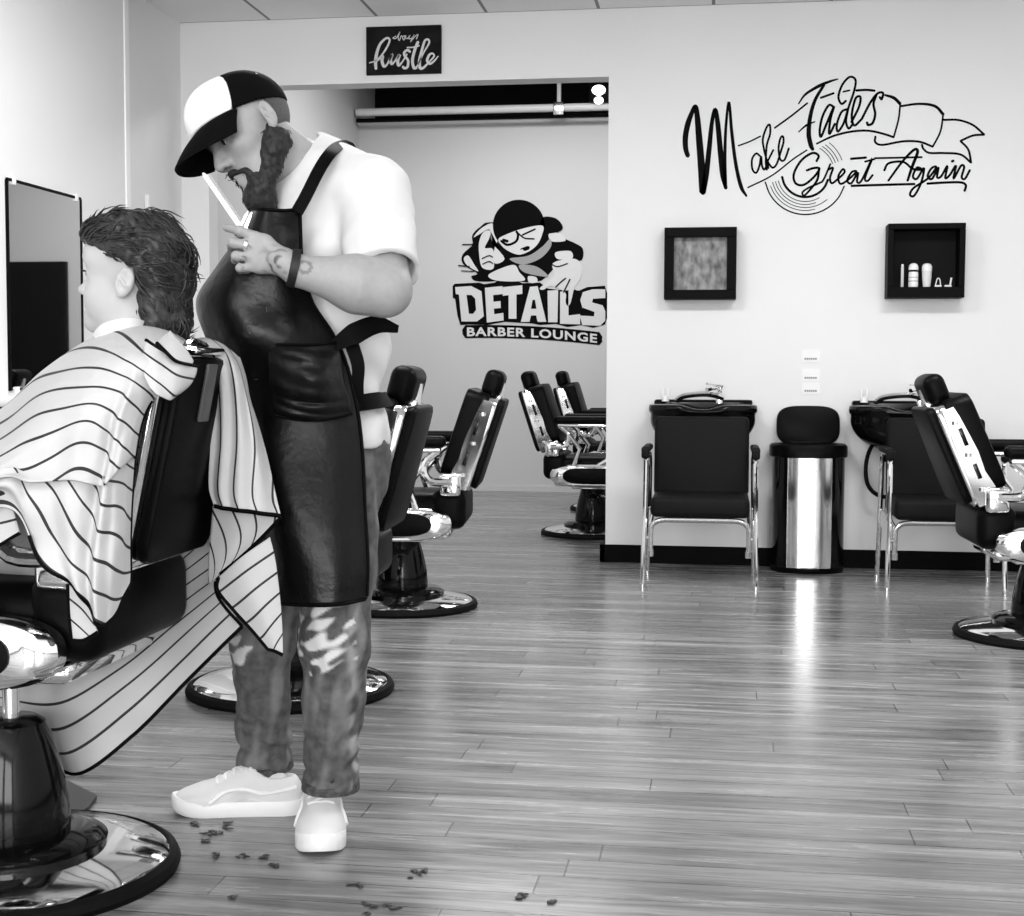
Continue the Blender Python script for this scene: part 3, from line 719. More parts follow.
# black plaque with chalk script
YS = YB-.02
t = thing('word_sign', 'small black plaque with white script hung above the wide opening', 'sign', (b[0]/2+a[0]/2, YB, b[2]))
g = G(); g.box(((a[0]+b[0])/2, YB-.01, (a[2]+b[2])/2), (b[0]-a[0], .02, a[2]-b[2]), .002); mk('sign_panel', g, 'signboard', t, True, smooth=False)
qs = tr(11.907, 360, 18); g = G()
for pts, w in (([(112, 535), (200, 500), (275, 420), (340, 310), (350, 252), (310, 242), (240, 310), (200, 420), (185, 520), (190, 605)], [1.2, 1.8, 2, 2.2, 2.2, 2.4, 2.8, 3.4, 3.8, 3]),
               ([(200, 515), (268, 455), (262, 510), (285, 575), (325, 548), (380, 435), (362, 495), (378, 545), (412, 518), (470, 440), (450, 505), (460, 565), (505, 520), (560, 430)], [1.6, 3, 3.4, 3.2, 1.8, 3.4, 3.6, 3.2, 1.8, 3.4, 3.4, 3, 1.6, 1.6]),
               ([(596, 402), (565, 382), (528, 410), (535, 455), (572, 505), (566, 580), (530, 598), (510, 580)], 2.8),
               ([(690, 285), (652, 380), (625, 500), (640, 590), (672, 592)], 3.2), ([(560, 352), (630, 348), (705, 330)], 1.6),
               ([(672, 592), (760, 410), (822, 300), (812, 256), (772, 272), (735, 390), (708, 510), (715, 592), (755, 592), (832, 515)], [1.4, 1.6, 2, 2.2, 2.4, 3, 3.4, 3.4, 2.6, 1.6]),
               ([(832, 515), (882, 455), (862, 422), (825, 440), (800, 505), (832, 545), (885, 510), (930, 455)], [1.6, 2, 2, 2.6, 3, 2.6, 2, 1.2]),
               ([(425, 215), (392, 240), (430, 240), (475, 165), (455, 225), (468, 268), (495, 210), (520, 262), (545, 215), (520, 215), (560, 245), (595, 205), (580, 245), (615, 240), (645, 200), (600, 285), (650, 225), (690, 195), (672, 250)], 1.0)):
    so_ = globals().get('so_', .0008)+.0002; brush(g, qs(pts), np.array(w)*.80, YS, so_)
mk('script_lettering', g, 'chalk', t, True, smooth=False)

# shop logo on the lounge wall
ql = tr(5.089, 430, 180)
cl = atY(530, 270, Y2)
logo = thing('wall_logo', 'large black and white barber lounge logo on the far wall beyond the opening', 'wall logo', (cl[0], Y2, cl[2]))
def lay(name, polys, m, off, n=0):
    for pl in polys:
        g = G(); poly(g, ql(pl), Y2, off, n); mk(name, g, m, logo, True, smooth=False)
lay('letter_backing', [[(115, 540), (125, 528), (250, 522), (275, 530), (330, 522), (345, 508), (440, 512), (470, 525), (560, 522), (600, 552), (660, 560), (760, 562), (800, 545), (890, 538), (910, 600), (905, 690), (890, 735), (830, 752), (770, 738), (700, 748), (640, 732), (560, 738), (520, 730), (380, 722), (290, 738), (200, 735), (155, 738), (140, 690), (128, 605), (116, 600)]], 'decal', .004)
box_ = lambda x0, y0, x1, y1, pts, sk=0: [(x0+(x1-x0)*u+sk*(v-.5), y0+(y1-y0)*v) for u, v in pts]
letters = [box_(136, 545, 268, 720, [(0, 0), (.62, -.03), (1, .12), (1, .85), (.72, 1), (.12, 1), (.12, .22), (0, .2)], 16),
           box_(282, 545, 372, 722, [(0, .02), (1, -.03), (1, .2), (.45, .23), (.46, .42), (.86, .4), (.86, .6), (.47, .62), (.48, .78), (1, .74), (1, .96), (.05, 1.02)], 6),
           box_(370, 535, 470, 706, [(0, .06), (1, 0), (1, .26), (.70, .28), (.70, 1), (.30, 1), (.30, .30), (0, .32)], 0),
           box_(462, 540, 592, 722, [(.36, .02), (.66, .0), (1, 1), (.66, 1), (.6, .82), (.40, .82), (.34, 1), (0, 1)], 0),
           box_(598, 560, 652, 724, [(0, .02), (1, 0), (.94, 1), (.06, 1)], 0),
           box_(662, 560, 764, 735, [(0, .05), (.42, .0), (.42, .74), (1, .70), (1, 1), (0, .98)], 0),
           box_(762, 556, 892, 742, [(.12, .08), (.5, 0), (1, .0), (1, .24), (.52, .26), (.48, .36), (.9, .44), (1, .6), (1, .86), (.8, 1), (.1, .98), (0, .72), (.56, .74), (.58, .62), (.1, .5), (.02, .3)], 0)]
lay('logo_letters', letters, 'decallight', .006)
lay('letter_counters', [box_(190, 585, 232, 680, [(0, 0), (.6, 0), (1, .2), (1, .8), (.6, 1), (.1, 1)], 8), [(522, 610), (534, 610), (542, 655), (514, 655)]], 'decal', .008)
# arched banner with its words
top = lambda x: 752+14*((x-520)/360)**2+.052*(x-520)-8
g = G(); xs = np.linspace(180, 862, 24)
pl = [(x, top(x)) for x in xs]+[(876, top(870)+20), (876, top(870)+48)]+[(x, top(x)+66) for x in xs[::-1]]+[(166, top(170)+46), (164, top(170)+22)]
poly(g, ql(pl), Y2, .004); mk('name_banner', g, 'decal', logo, True, smooth=False)
def text_mesh(s, size=1.0, bold=.03):
    c = bpy.data.curves.new('txt', 'FONT'); c.body = s; c.size = size; c.offset = bold; c.resolution_u = 3; c.space_character = 1.12
    o = bpy.data.objects.new('txt', c); COL.objects.link(o); dg = bpy.context.evaluated_depsgraph_get()
    me = bpy.data.meshes.new_from_object(o.evaluated_get(dg)); bpy.data.objects.remove(o); bpy.data.curves.remove(c)
    v = np.array([x.co for x in me.vertices]); f = [tuple(p.vertices) for p in me.polygons]; bpy.data.meshes.remove(me); return v, f
v, f = text_mesh('BARBER LOUNGE')
v[:, 0] = (v[:, 0]-v[:, 0].min())/(np.ptp(v[:, 0])); hh = v[:, 1].max()
px = 188+v[:, 0]*(850-188); py = np.array([top(x) for x in px])+55-v[:, 1]/hh*44
for side in (0, 1):
    ff = [q for q in f if (px[list(q)].mean() > 500) == bool(side)]; ids = sorted({i for q in ff for i in q}); rm = {i: k for k, i in enumerate(ids)}
    g = G(); g.add([atY(*ql([(px[i], py[i])])[0], Y2-.006) for i in ids], [[rm[i] for i in q] for q in ff]); mk('banner_lettering', g, 'decallight', logo, True, smooth=False)
# the capped cartoon barber above the letters
arcp = lambda cx, cy, rx, ry, a0=0, a1=360, n=28: [(cx+rx*math.cos(math.radians(a)), cy+ry*math.sin(math.radians(a))) for a in np.linspace(a0, a1, n, endpoint=(a1-a0) != 360)]
lay('figure_body', [[(320, 215), (260, 235), (215, 280), (215, 330), (165, 380), (170, 430), (240, 475), (210, 490), (235, 515), (330, 515), (350, 500), (430, 515), (560, 515), (640, 440), (700, 400), (770, 410), (778, 350), (735, 320), (690, 300), (650, 265), (600, 250)], [(690, 660), (730, 560), (770, 590), (845, 660), (845, 685), (810, 685), (780, 655), (715, 680)]], 'decal', .0045, 70)
lay('figure_shirt', [[(322, 222), (262, 245), (222, 290), (245, 280), (300, 250), (310, 290), (325, 330), (380, 400), (330, 425), (325, 360), (345, 300)], [(300, 480), (420, 432), (455, 470), (478, 512), (340, 512)], [(605, 275), (655, 270), (690, 308), (620, 312)], [(640, 368), (715, 362), (722, 400), (650, 402)], [(500, 490), (540, 495), (545, 520), (505, 522)]], 'decallight', .0055, 40)
lay('figure_hand', [[(172, 400), (195, 385), (225, 430), (245, 465), (190, 435)], [(248, 335), (262, 280), (285, 258), (308, 262), (300, 300), (280, 345), (318, 350), (325, 400), (322, 450), (285, 455), (258, 430)], [(560, 548), (630, 490), (622, 430), (665, 408), (740, 402), (772, 440), (765, 500), (735, 550), (715, 625), (700, 640), (690, 620), (690, 575), (640, 545), (610, 540), (578, 558)]], 'decallight', .006, 70)
lay('figure_scarf', [[(405, 400), (500, 385), (570, 340), (610, 300), (615, 340), (560, 400), (470, 430)], [(455, 432), (540, 440), (600, 485), (580, 492), (480, 470)]], 'decalgrey', .0065, 40)
lay('figure_cap', [arcp(452, 232, 132, 132, 0, 360, 40), [(575, 190), (640, 195), (675, 235), (660, 262), (590, 272), (560, 250)]], 'decal', .007, 50)
lay('figure_face', [[(348, 300), (400, 272), (480, 245), (572, 232), (570, 280), (545, 330), (500, 365), (450, 380), (400, 362), (365, 335)]], 'decallight', .009, 40)
g = G()
for pts, w in (([(362, 310), (395, 330), (438, 312), (448, 280), (440, 262)], 2.2), ([(445, 268), (480, 295), (530, 300)], 1.4), ([(470, 280), (535, 250)], 1.6), ([(372, 305), (395, 312)], 2.6), ([(480, 352), (500, 345)], 3.6), ([(462, 352), (480, 345), (505, 340)], 1.2), ([(265, 400), (300, 385), (318, 392)], 1.0), ([(268, 428), (300, 415), (320, 425)], 1.0), ([(640, 545), (665, 520), (690, 500)], 1.2), ([(680, 570), (700, 530), (712, 505)], 1.2), ([(620, 430), (650, 440), (700, 425)], 1.0), ([(165, 328), (215, 328)], 1.0), ([(145, 435), (200, 440)], 1.0), ([(160, 462), (225, 465)], .8)):
    brush(g, ql(pts), w, Y2-.0085, .002)
mk('figure_line', g, 'decal', logo, True, smooth=False)

# ------------------------------------------------------------------ left wall: mirror and the counter below it
XW = XL+.045
a, b = atX(7.5, 178.5, XW+.01), atX(81, 200, XW+.01); zb = atX(11.5, 391, XW+.01)[2]; zt_ = (a[2]+b[2])/2
t = thing('wall_mirror', 'tall thin-edged mirror clipped to the left wall in front of the child', 'mirror', (XW, (a[1]+b[1])/2, zb))
g = G(); bx(g, XW, XW+.008, a[1], b[1], zb, zt_, r=.002); mk('mirror_glass', g, 'mirror', t, True, smooth=False)
g = G()
for q in ((a[1]-.006, a[1]+.004, zb, zt_), (b[1]-.004, b[1]+.006, zb, zt_)): bx(g, XW, XW+.012, *q)
bx(g, XW, XW+.012, a[1], b[1], zt_-.004, zt_+.008); mk('mirror_edge', g, 'plastic', t, True, smooth=False)
for yy_ in (a[1]+.05, b[1]-.05):
    for zz in (zb, zt_): mk('mirror_clip', G().box((XW+.008, yy_, zz), (.018, .03, .035), .004), 'white', t, True)
g = G(); bx(g, XW, XW+.36, 4.3, a[1]+.25, .90, .935, r=.006); t = recenter(mk('counter_top', g, mat('counter_white', .82, .3)))
tag(t, 'white counter ledge under the mirror on the left wall', 'counter')
g = G(); bx(g, XW+.005, XW+.30, 4.35, a[1]+.2, .0, .90, r=.004); t = recenter(mk('station_cabinet', g, 'plastic'))
tag(t, 'black station cabinet below the white ledge at the left edge', 'cabinet')
for k in range(2):
    y0 = 4.37+k*.83; h_ = mk('cabinet_door', bx(G(), XW+.30, XW+.316, y0, y0+.81, .06, .88, r=.003), 'plastic', t, True)
    mk('door_handle', G().box((XW+.325, y0+.75, .55), (.015, .015, .16), .005), 'chrome', h_, True)
p = atX(145.5, 212, XL)
g = G(); g.box((XL+.012, p[1], p[2]-.02), (.024, .035, .22), .006); solo('wall_hook', g, 'white', 'thin white bracket on the left wall just above the hair of the child', 'bracket')
# unseen dark panel added in the lounge so the mirror reflects a black rectangle
def mir(x, y, Y):
    d = cF + cR*((x-512)/FPX) - cU*((y-458)/FPX); o_ = np.array([2*(XW+.008), 0, CAMZ]); d = d*np.array([-1, 1, 1]); return o_+d*(Y/d[1])
md0, md1 = mir(9, 300, Y2), mir(68.5, 300, Y2); zd = mir(40, 262, Y2)[2]
struct('mirror_panel_1', bx(G(), *((md0[0]-.12, md1[0]) if md0[0] < md1[0] else (md1[0], md0[0]+.12)), Y2-.05, Y2, 0, zd), 'dark')
# dark mat by the pedestal
P = [onfloor(x, y) for x, y in ((30, 770), (70, 786), (97, 800), (88, 812), (66, 826), (20, 830))]
g = G(); g.prism([(q[0], q[1]) for q in P], 0.001, .012, lambda x, y, z: (x, y, z)); solo('floor_mat', g, mat('mat_grey', .045, .7), 'dark corner of a rubber floor mat behind the chair pedestal', 'mat', smooth=False)
# hair clippings
g = G(); rr = random.Random(5)
for x, y, k, s in ((196, 826, 5, 7), (212, 834, 7, 9), (226, 827, 5, 6), (205, 841, 4, 5), (213, 856, 4, 6), (240, 858, 3, 4), (264, 858, 3, 3), (274, 868, 4, 5), (70, 822, 3, 5), (95, 828, 3, 3), (395, 908, 6, 6), (372, 908, 5, 9), (416, 873, 5, 8), (425, 871, 3, 4), (521, 897, 6, 5), (553, 904, 3, 3), (160, 833, 3, 4), (232, 898, 3, 3), (360, 886, 4, 8), (300, 800, 2, 3)):
    for _ in range(k):
        px_, py_ = x+rr.gauss(0, s*.55), y+rr.gauss(0, s*.28); c = onfloor(px_, py_); an = rr.uniform(0, 6.28); L_ = rr.uniform(.006, .014); cv = rr.uniform(.3, 1.4)
        pts = [(c[0]+L_*(math.cos(an+cv*u)*u), c[1]+L_*(math.sin(an+cv*u)*u), .003) for u in np.linspace(-1, 1, 6)]
        g.tube(pts, [.001, .003, .0045, .0045, .003, .001], 5, .5)
solo('hair_clippings', g, 'hair', 'dark hair clippings scattered on the floor around the barber', 'hair clippings', kind='stuff')
# ------------------------------------------------------------------ people
class Fr:
    "head frame in the world: origin, axes forward / left / up, scale"
    def __init__(s, px, py, w, th, ph, ro, sc):
        th, ph, ro = [math.radians(a) for a in (th, ph, ro)]
        fw = -cR*math.cos(ph)-cF*math.sin(ph); lf = cR*math.sin(ph)-cF*math.cos(ph); up = cU.copy()
        fw, up = fw*math.cos(th)-up*math.sin(th), up*math.cos(th)+fw*math.sin(th)
        lf, up = lf*math.cos(ro)+up*math.sin(ro), up*math.cos(ro)-lf*math.sin(ro)
        s.o = V(px, py, w); s.A = np.stack([fw, lf, up]); s.s = sc
    def loc(s, p): return ((p-s.o.astype(np.float32))@s.A.T.astype(np.float32))/np.float32(s.s)
    def pt(s, q): return s.o+s.s*(np.array(q, float)@s.A)
def head(q, child=False):
    "head in its own frame: x forward, y to the left ear, z up, origin between the ear holes"
    a = q.copy(); a[:, 1] = np.abs(a[:, 1])
    d = el(q, (-.006, 0, .047), (.098, .077, .090))
    d = su(d, el(q, (.038, 0, -.030), (.056, .056, .076)), .035)
    if child:
        d = su(d, el(a, (.050, .036, -.042), (.034, .026, .034)), .03)
        d = su(d, el(q, (.078, 0, -.092), (.020, .022, .018)), .025)
        d = su(d, el(q, (.072, 0, .045), (.03, .05, .04)), .03)
        d = su(d, rc(a, (-.005, .052, -.050), (.068, .014, -.090), .016, .016), .03)
        d = su(d, rc(q, (.084, 0, .000), (.108, 0, -.028), .007, .0105), .014)
        d = su(d, el(a, (.098, .010, -.032), (.009, .007, .007)), .008)
    else:
        d = su(d, rc(a, (.080, .008, .030), (.066, .048, .030), .014, .010), .022)
        d = su(d, el(a, (.056, .044, -.014), (.028, .022, .018)), .025)
        d = su(d, rc(a, (-.002, .056, -.056), (.070, .016, -.098), .017, .018), .028)
        d = su(d, el(q, (.078, 0, -.102), (.022, .024, .020)), .025)
        d = su(d, rc(q, (.088, 0, .020), (.112, 0, -.022), .0085, .012), .014)
        d = su(d, el(a, (.100, .0125, -.027), (.012, .009, .009)), .009)
        d = ss(d, el(a, (.108, .007, -.037), (.006, .004, .005)), .005)
    d = ss(d, el(a, (.100, .034, .010), (.020, .019, .013)), .018)
    d = su(d, el(a, (.0755, .032, .010), (.0150, .0160, .0140)), .006)       # lids over the eyeball
    d = ss(d, el(a, (.092, .033, .0085), (.008, .0125, .0040)), .003)
    d = su(d, rc(a, (.0965, 0, -.0595), (.086, .020, -.064), .0075, .004), .008)
    d = su(d, rc(a, (.0950, 0, -.0735), (.085, .018, -.069), .0085, .004), .008)
    d = ss(d, rc(a, (.105, 0, -.0662), (.088, .021, -.0668), .0022, .0018), .004)
    # ears
    ca, sa = math.cos(.35), math.sin(.35)
    E = np.array([[ca, sa, 0], [-sa, ca, 0], [0, 0, 1]])
    tilt = np.array([[math.cos(.2), 0, math.sin(.2)], [0, 1, 0], [-math.sin(.2), 0, math.cos(.2)]])
    E = tilt@E
    ear = el(a, (-.012, .083, .002), (.0185, .0085, .031), E)
    ear = ss(ear, el(a, (-.010, .0935, .006), (.0130, .0105, .0225), E), .004)
    ear = su(ear, rc(a, (-.002, .086, .012), (-.015, .089, -.006), .0036, .0036), .004)
    ear = su(ear, el(a, (-.002, .081, -.024), (.008, .006, .009)), .008)
    d = su(d, ear, .007)
    return d
def eyes(fr, parent):
    for s in (1, -1):
        ey = blob('eye', lambda p, s=s: ln(fr.loc(p)-np.array([.0765, s*.032, .010], np.float32))*fr.s-.0130*fr.s, [fr.pt((.0765, s*.032, .010))], .02, .003, 'eyewhite', parent)
        blob('iris', lambda p, s=s: np.maximum(ln(fr.loc(p)-np.array([.0775, s*.032, .0095], np.float32))-.0127, -(fr.loc(p)[:, 0]-.0875))*fr.s, [fr.pt((.0885, s*.032, .0095))], .012, .0012, 'iris', ey, smoothit=1)

# ---- the barber, built round a point 3.2 m along the view axis
WB = 3.2
def B(x, y, d=0.0): return V(x, y, WB+d)
hb = Fr(253.5, 134.5, 3.1, 34, 37.5, 19, 1.025)
LOC0 = B(310, 820, .05); LOC0 = (float(LOC0[0]), float(LOC0[1]), 0.0)
barber = thing('person', 'standing barber in a cap, white tee and black leather apron, holding a comb', 'person', LOC0)
S_l, E_l, W_l = B(374, 196, -.13), B(385, 290, -.26), B(299, 271, -.30)
S_r, E_r, W_r = B(283, 196, .16), B(262, 318, .26), B(214, 352, .12)
hip_l, kn_l, an_l = B(338, 470, -.06), B(336, 638, -.10), B(330, 783, -.04)
hip_r, kn_r, an_r = B(298, 472, .08), B(262, 640, .08), B(265, 763, .16)
fb = -cR*math.cos(.5)-cF*math.sin(.5); lb = cR*math.sin(.5)-cF*math.cos(.5)
AB = np.stack([fb, lb, cU])
def leg_pts(h, k, a): return [h, k, a]
H_ = {}
def hp(x, y, d): return V(x, y, 2.90+d)
# finger joints of the near hand: knuckle, middle joint, end joint, tip
FING = [([hp(255, 237, .0), hp(240, 231, -.008), hp(231, 228.5, .006), hp(226, 228, .012)], .0098),
        ([hp(252, 246, -.004), hp(233, 243, -.006), hp(231, 247, .024), hp(242, 251, .038)], .0100),
        ([hp(251, 257, -.002), hp(236, 256, -.004), hp(235, 260, .022), hp(245, 262, .036)], .0094),
        ([hp(252, 267, .004), hp(240, 268, .002), hp(240, 270, .022), hp(248, 271, .034)], .0084)]
THUMB = [hp(274, 250, .030), hp(256, 238, .036), hp(243, 232, .030), hp(234, 229, .024)]
def hand_l(p):
    d = rc(p, W_l, hp(283, 263, -.01), .031, .028)
    for kx, ky, w0 in ((264, 243, .018), (261, 251, .020), (260, 259, .019), (261, 266, .017)):
        d = su(d, rc(p, hp(285, 262, 0), hp(kx, ky, .006), .022, w0), .012)
    for k, (fp, r) in enumerate(FING):
        base = hp(266, (242, 250, 258, 265)[k], .004)
        d = su(d, rc(p, base, fp[0], .0135, r*1.12), .010)
        q = rc(p, fp[0], fp[1], r*1.08, r); q = su(q, rc(p, fp[1], fp[2], r, r*.92), .004); q = su(q, rc(p, fp[2], fp[3], r*.92, r*.80), .003)
        q = su(q, ln(p-fp[1].astype(np.float32))-r*1.08, .004)
        d = su(d, q, .005)
    q = su(rc(p, THUMB[0], THUMB[1], .017, .0125), rc(p, THUMB[1], THUMB[2], .0125, .0112), .006); q = su(q, rc(p, THUMB[2], THUMB[3], .0112, .0085), .004)
    return su(d, q, .008)
def hand_r(p):
    # hangs out of sight behind the chair back, resting on it
    k = W_r+(W_r-E_r)/np.linalg.norm(W_r-E_r)*.09
    d = rc(p, W_r, k, .030, .034); dirv = (k-W_r)/np.linalg.norm(k-W_r); side = np.cross(dirv, cU); side /= np.linalg.norm(side); dn = -np.cross(side, dirv)
    for i, (o_, L_) in enumerate(((-.030, .070), (-.010, .080), (.010, .075), (.029, .058))):
        a_ = k+side*o_; b_ = a_+dirv*L_*.55-cU*.012; c_ = b_+dirv*L_*.35-cU*.03
        d = su(d, np.minimum(rc(p, a_, b_, .0105, .0095), rc(p, b_, c_, .0095, .008)), .006)
    a_ = W_r+dirv*.03-side*.03; b_ = a_+dirv*.035-side*.03-cU*.01; c_ = b_+dirv*.03-side*.005-cU*.015
    return su(d, np.minimum(rc(p, a_, b_, .014, .011), rc(p, b_, c_, .011, .009)), .008)
T_neck = B(312, 165, .0)
def torso(p, g=0.0):
    d = el(p, B(322, 232, .02), (.135+g, .185+g, .20+g), AB)
    d = su(d, el(p, B(318, 330, .02), (.150+g, .165+g, .22+g), AB), .06)
    d = su(d, el(p, B(322, 440, .02), (.138+g, .175+g, .15+g), AB), .06)
    d = su(d, rc(p, B(318, 190, .02), S_l, .075+g, .064+g), .05)
    d = su(d, rc(p, B(316, 190, .02), S_r, .075+g, .064+g), .05)
    return d
def body_b(p):
    d = torso(p, -.004)
    d = su(d, rc(p, B(326, 190, .0), hb.pt((-.022, 0, -.045)), .066, .060), .03)
    d = su(d, head(hb.loc(p))*hb.s, .018)
    for s_, e_, w_, rr in ((S_l, E_l, W_l, (.062, .053, .032)), (S_r, E_r, W_r, (.06, .05, .031))):
        d = su(d, rc(p, s_, e_, rr[0], rr[1]), .03)
        m_ = e_+(w_-e_)*.32
        d = su(d, su(rc(p, e_, m_, rr[1], .056), rc(p, m_, w_, .056, rr[2]), .03), .02)
    d = su(d, hand_l(p), .012); d = su(d, hand_r(p), .012)
    for h, k, a in ((hip_l, kn_l, an_l), (hip_r, kn_r, an_r)):
        d = su(d, su(rc(p, h, k, .082, .055), rc(p, k, a, .050, .032), .02), .03)
    return d
bpts = [V(215, 90, 3.1), S_l, S_r, E_l, E_r, W_l, W_r, an_l, an_r, hp(220, 225, 0), B(400, 300, 0), B(320, 300, .25), B(320, 300, -.2), V(180, 365, 3.3)]
# the skin is one surface from head to ankle; finer where the face and hands are
bd = blob('body', body_b, bpts, .10, .0034, 'skin', barber, smoothit=2)
def ink_attr(o, fn, name='ink'):
    me = o.data; v = np.empty(len(me.vertices)*3, np.float32); me.vertices.foreach_get('co', v); v = v.reshape(-1, 3)+np.array(LOC.get(o.name, (0, 0, 0)), np.float32)
    a = me.attributes.new(name, 'FLOAT', 'POINT'); a.data.foreach_set('value', fn(v).astype(np.float32))
def wear_mat(base, name, other, rough=.6, noise_scale=60, noise=.1):
    m = mat(name, base, rough, spec=.3); nt = m.node_tree; b = nt.nodes['Principled BSDF']; N, L = nt.nodes.new, nt.links.new
    at = N('ShaderNodeAttribute'); at.attribute_name = 'ink'
    tc = N('ShaderNodeTexCoord'); n = N('ShaderNodeTexNoise'); n.inputs['Scale'].default_value = noise_scale; n.inputs['Detail'].default_value = 5; L(tc.outputs['Object'], n.inputs[0])
    mr = N('ShaderNodeMapRange'); mr.inputs[1].default_value = .3; mr.inputs[2].default_value = .7; mr.inputs[3].default_value = base*(1-noise); mr.inputs[4].default_value = base*(1+noise); L(n.outputs[0], mr.inputs[0])
    mx = N('ShaderNodeMix'); mx.data_type = 'FLOAT'; L(at.outputs['Fac'], mx.inputs[0]); L(mr.outputs[0], mx.inputs[2]); mx.inputs[3].default_value = other
    L(mx.outputs[0], b.inputs['Base Color']); bp = N('ShaderNodeBump'); bp.inputs['Strength'].default_value = .15; bp.inputs['Distance'].default_value = .002; L(n.outputs[0], bp.inputs['Height']); L(bp.outputs[0], b.inputs['Normal'])
    return m
def tattoo(v):
    def near(c, r): return np.clip(1.4-np.linalg.norm(v-c, axis=1)/r*1.4, 0, 1)
    n = waves(v.astype(np.float32), 6, .016, 3); out = near(hp(276, 262, -.02), .045)*np.clip((n-.15)*2.5, 0, 1)*.85
    r = np.abs(np.linalg.norm(v-V(305, 267, 2.87), axis=1)-.012); out = np.maximum(out, (r < .0035)*.5)
    for c in (hp(248, 246, -.012), hp(243, 257, -.012), hp(244, 268, -.01)): out = np.maximum(out, near(c, .011)*np.clip(waves(v.astype(np.float32), 5, .008, 9)+.2, 0, 1)*.9)
    return out
ink_attr(bd, tattoo); bd.data.materials[0] = wear_mat(.36, 'tattooed_skin', .03, .5, 70, .05)
eyes(hb, barber)
# brows
for s in (1, -1):
    g = G(); g.tube(smooth_path([hb.pt((.094, s*.012, .028)), hb.pt((.090, s*.030, .034)), hb.pt((.078, s*.046, .028))], 12), [.002]+[.0045]*10+[.0015], 6)
    mk('eyebrow', g, 'beard', barber, True)
# tattoo-dark ring and cord on the wrist
g = G(); w0 = W_l+(hp(283, 263, 0)-W_l)*.35; ax = (E_l-W_l)/np.linalg.norm(E_l-W_l); u_ = np.cross(ax, cU); u_ /= np.linalg.norm(u_); v_ = np.cross(ax, u_)
g.loft([[w0+ax*z+(u_*math.cos(a)+v_*math.sin(a))*r for a in np.linspace(0, 2*math.pi, 32, endpoint=False)] for z, r in ((-.009, .034), (-.008, .039), (.008, .041), (.009, .036))]); mk('wrist_band', g, 'bracelet', barber, True)
# ring
g = G(); a_, b_ = FING[1][0][0], FING[1][0][1]; c_ = a_+(b_-a_)*.30; ax = (b_-a_)/np.linalg.norm(b_-a_); u_ = np.cross(ax, cU); u_ /= np.linalg.norm(u_); v_ = np.cross(ax, u_)
g.loft([[c_+ax*z+(u_*math.cos(t_)+v_*math.sin(t_))*.0118 for t_ in np.linspace(0, 2*math.pi, 20, endpoint=False)] for z in (-.003, .003)]); mk('finger_ring', g, 'chrome2', barber, True)

# beard and hair
def beard(p):
    q = hb.loc(p); a = q.copy(); a[:, 1] = np.abs(a[:, 1])
    d = rc(a, (.002, .071, -.020), (.014, .066, -.050), .004, .018)
    d = su(d, rc(a, (.000, .062, -.052), (.068, .022, -.106), .030, .021), .02)
    d = su(d, el(q, (.084, 0, -.120), (.033, .038, .038)), .02)
    d = su(d, rc(a, (.080, .024, -.064), (.078, .026, -.095), .010, .016), .012)
    d = su(d, rc(a, (.104, .002, -.046), (.086, .027, -.062), .0055, .006), .006)
    d = ss(d, el(q, (.104, 0, -.0665), (.016, .020, .0085)), .005)
    return (d+waves(q, 10, .013, 4, .0012)+waves(q, 6, .035, 5, .0016))*hb.s
be = blob('beard', beard, [hb.pt((.03, 0, -.08))], .13, .003, 'beard', barber, smoothit=1)
def strands(o, n, fr, flow, L0, r0, name, m, parent, seed, curl=0.0, up=.3, bend=0.0):
    me = o.data; me.update(); r = np.random.default_rng(seed); off = np.array(LOC.get(o.name, (0, 0, 0)))
    vs = me.vertices; g = G(); idx = r.integers(0, len(vs), n)
    for i in idx:
        p = np.array(vs[int(i)].co)+off; nr = np.array(vs[int(i)].normal)
        f0 = flow(fr.loc(p[None].astype(np.float32))[0], r)@fr.A; f0 /= np.linalg.norm(f0)+1e-9
        t_ = f0-nr*(f0@nr); t_ /= np.linalg.norm(t_)+1e-9; sd = np.cross(nr, t_); L_ = L0*r.uniform(.6, 1.3); ph = r.uniform(0, 6.28); c = curl*r.uniform(.5, 1.2)
        pts = [p-nr*(r0*.6+bend*(L_*u)**2)+t_*L_*u+nr*(up*L_*math.sin(u*math.pi)*.5*r.uniform(.5, 1))+sd*c*math.sin(ph+u*5.5)+nr*c*.5*math.cos(ph+u*5.5) for u in np.linspace(0, 1, 8)]
        g.tube(pts, [r0*.5, r0, r0*1.1, r0*1.05, r0*.95, r0*.8, r0*.5, r0*.12], 5, flat=.6)
    return mk(name, g, m, parent, True, auto=None, fix=False)
strands(be, 420, hb, lambda q, r: np.array([.35*(q[0] > .05), -.2*np.sign(q[1]), -1.0])+r.normal(size=3)*.15, .018, .0014, 'beard_strands', 'beard', be, 11, .0015, .12, 6.0)
def nape(p):
    q = hb.loc(p); d = el(q, (-.008, 0, .040), (.1015, .0805, .092))
    d = np.maximum(d, q[:, 0]+.028); d = np.maximum(d, -(q[:, 2]+.045)); return np.maximum(d, q[:, 2]-.06)*hb.s
blob('nape_hair', nape, [hb.pt((-.05, 0, 0))], .12, .004, mat('cropped_hair', .06, .7, noise=(300, .5)), barber)
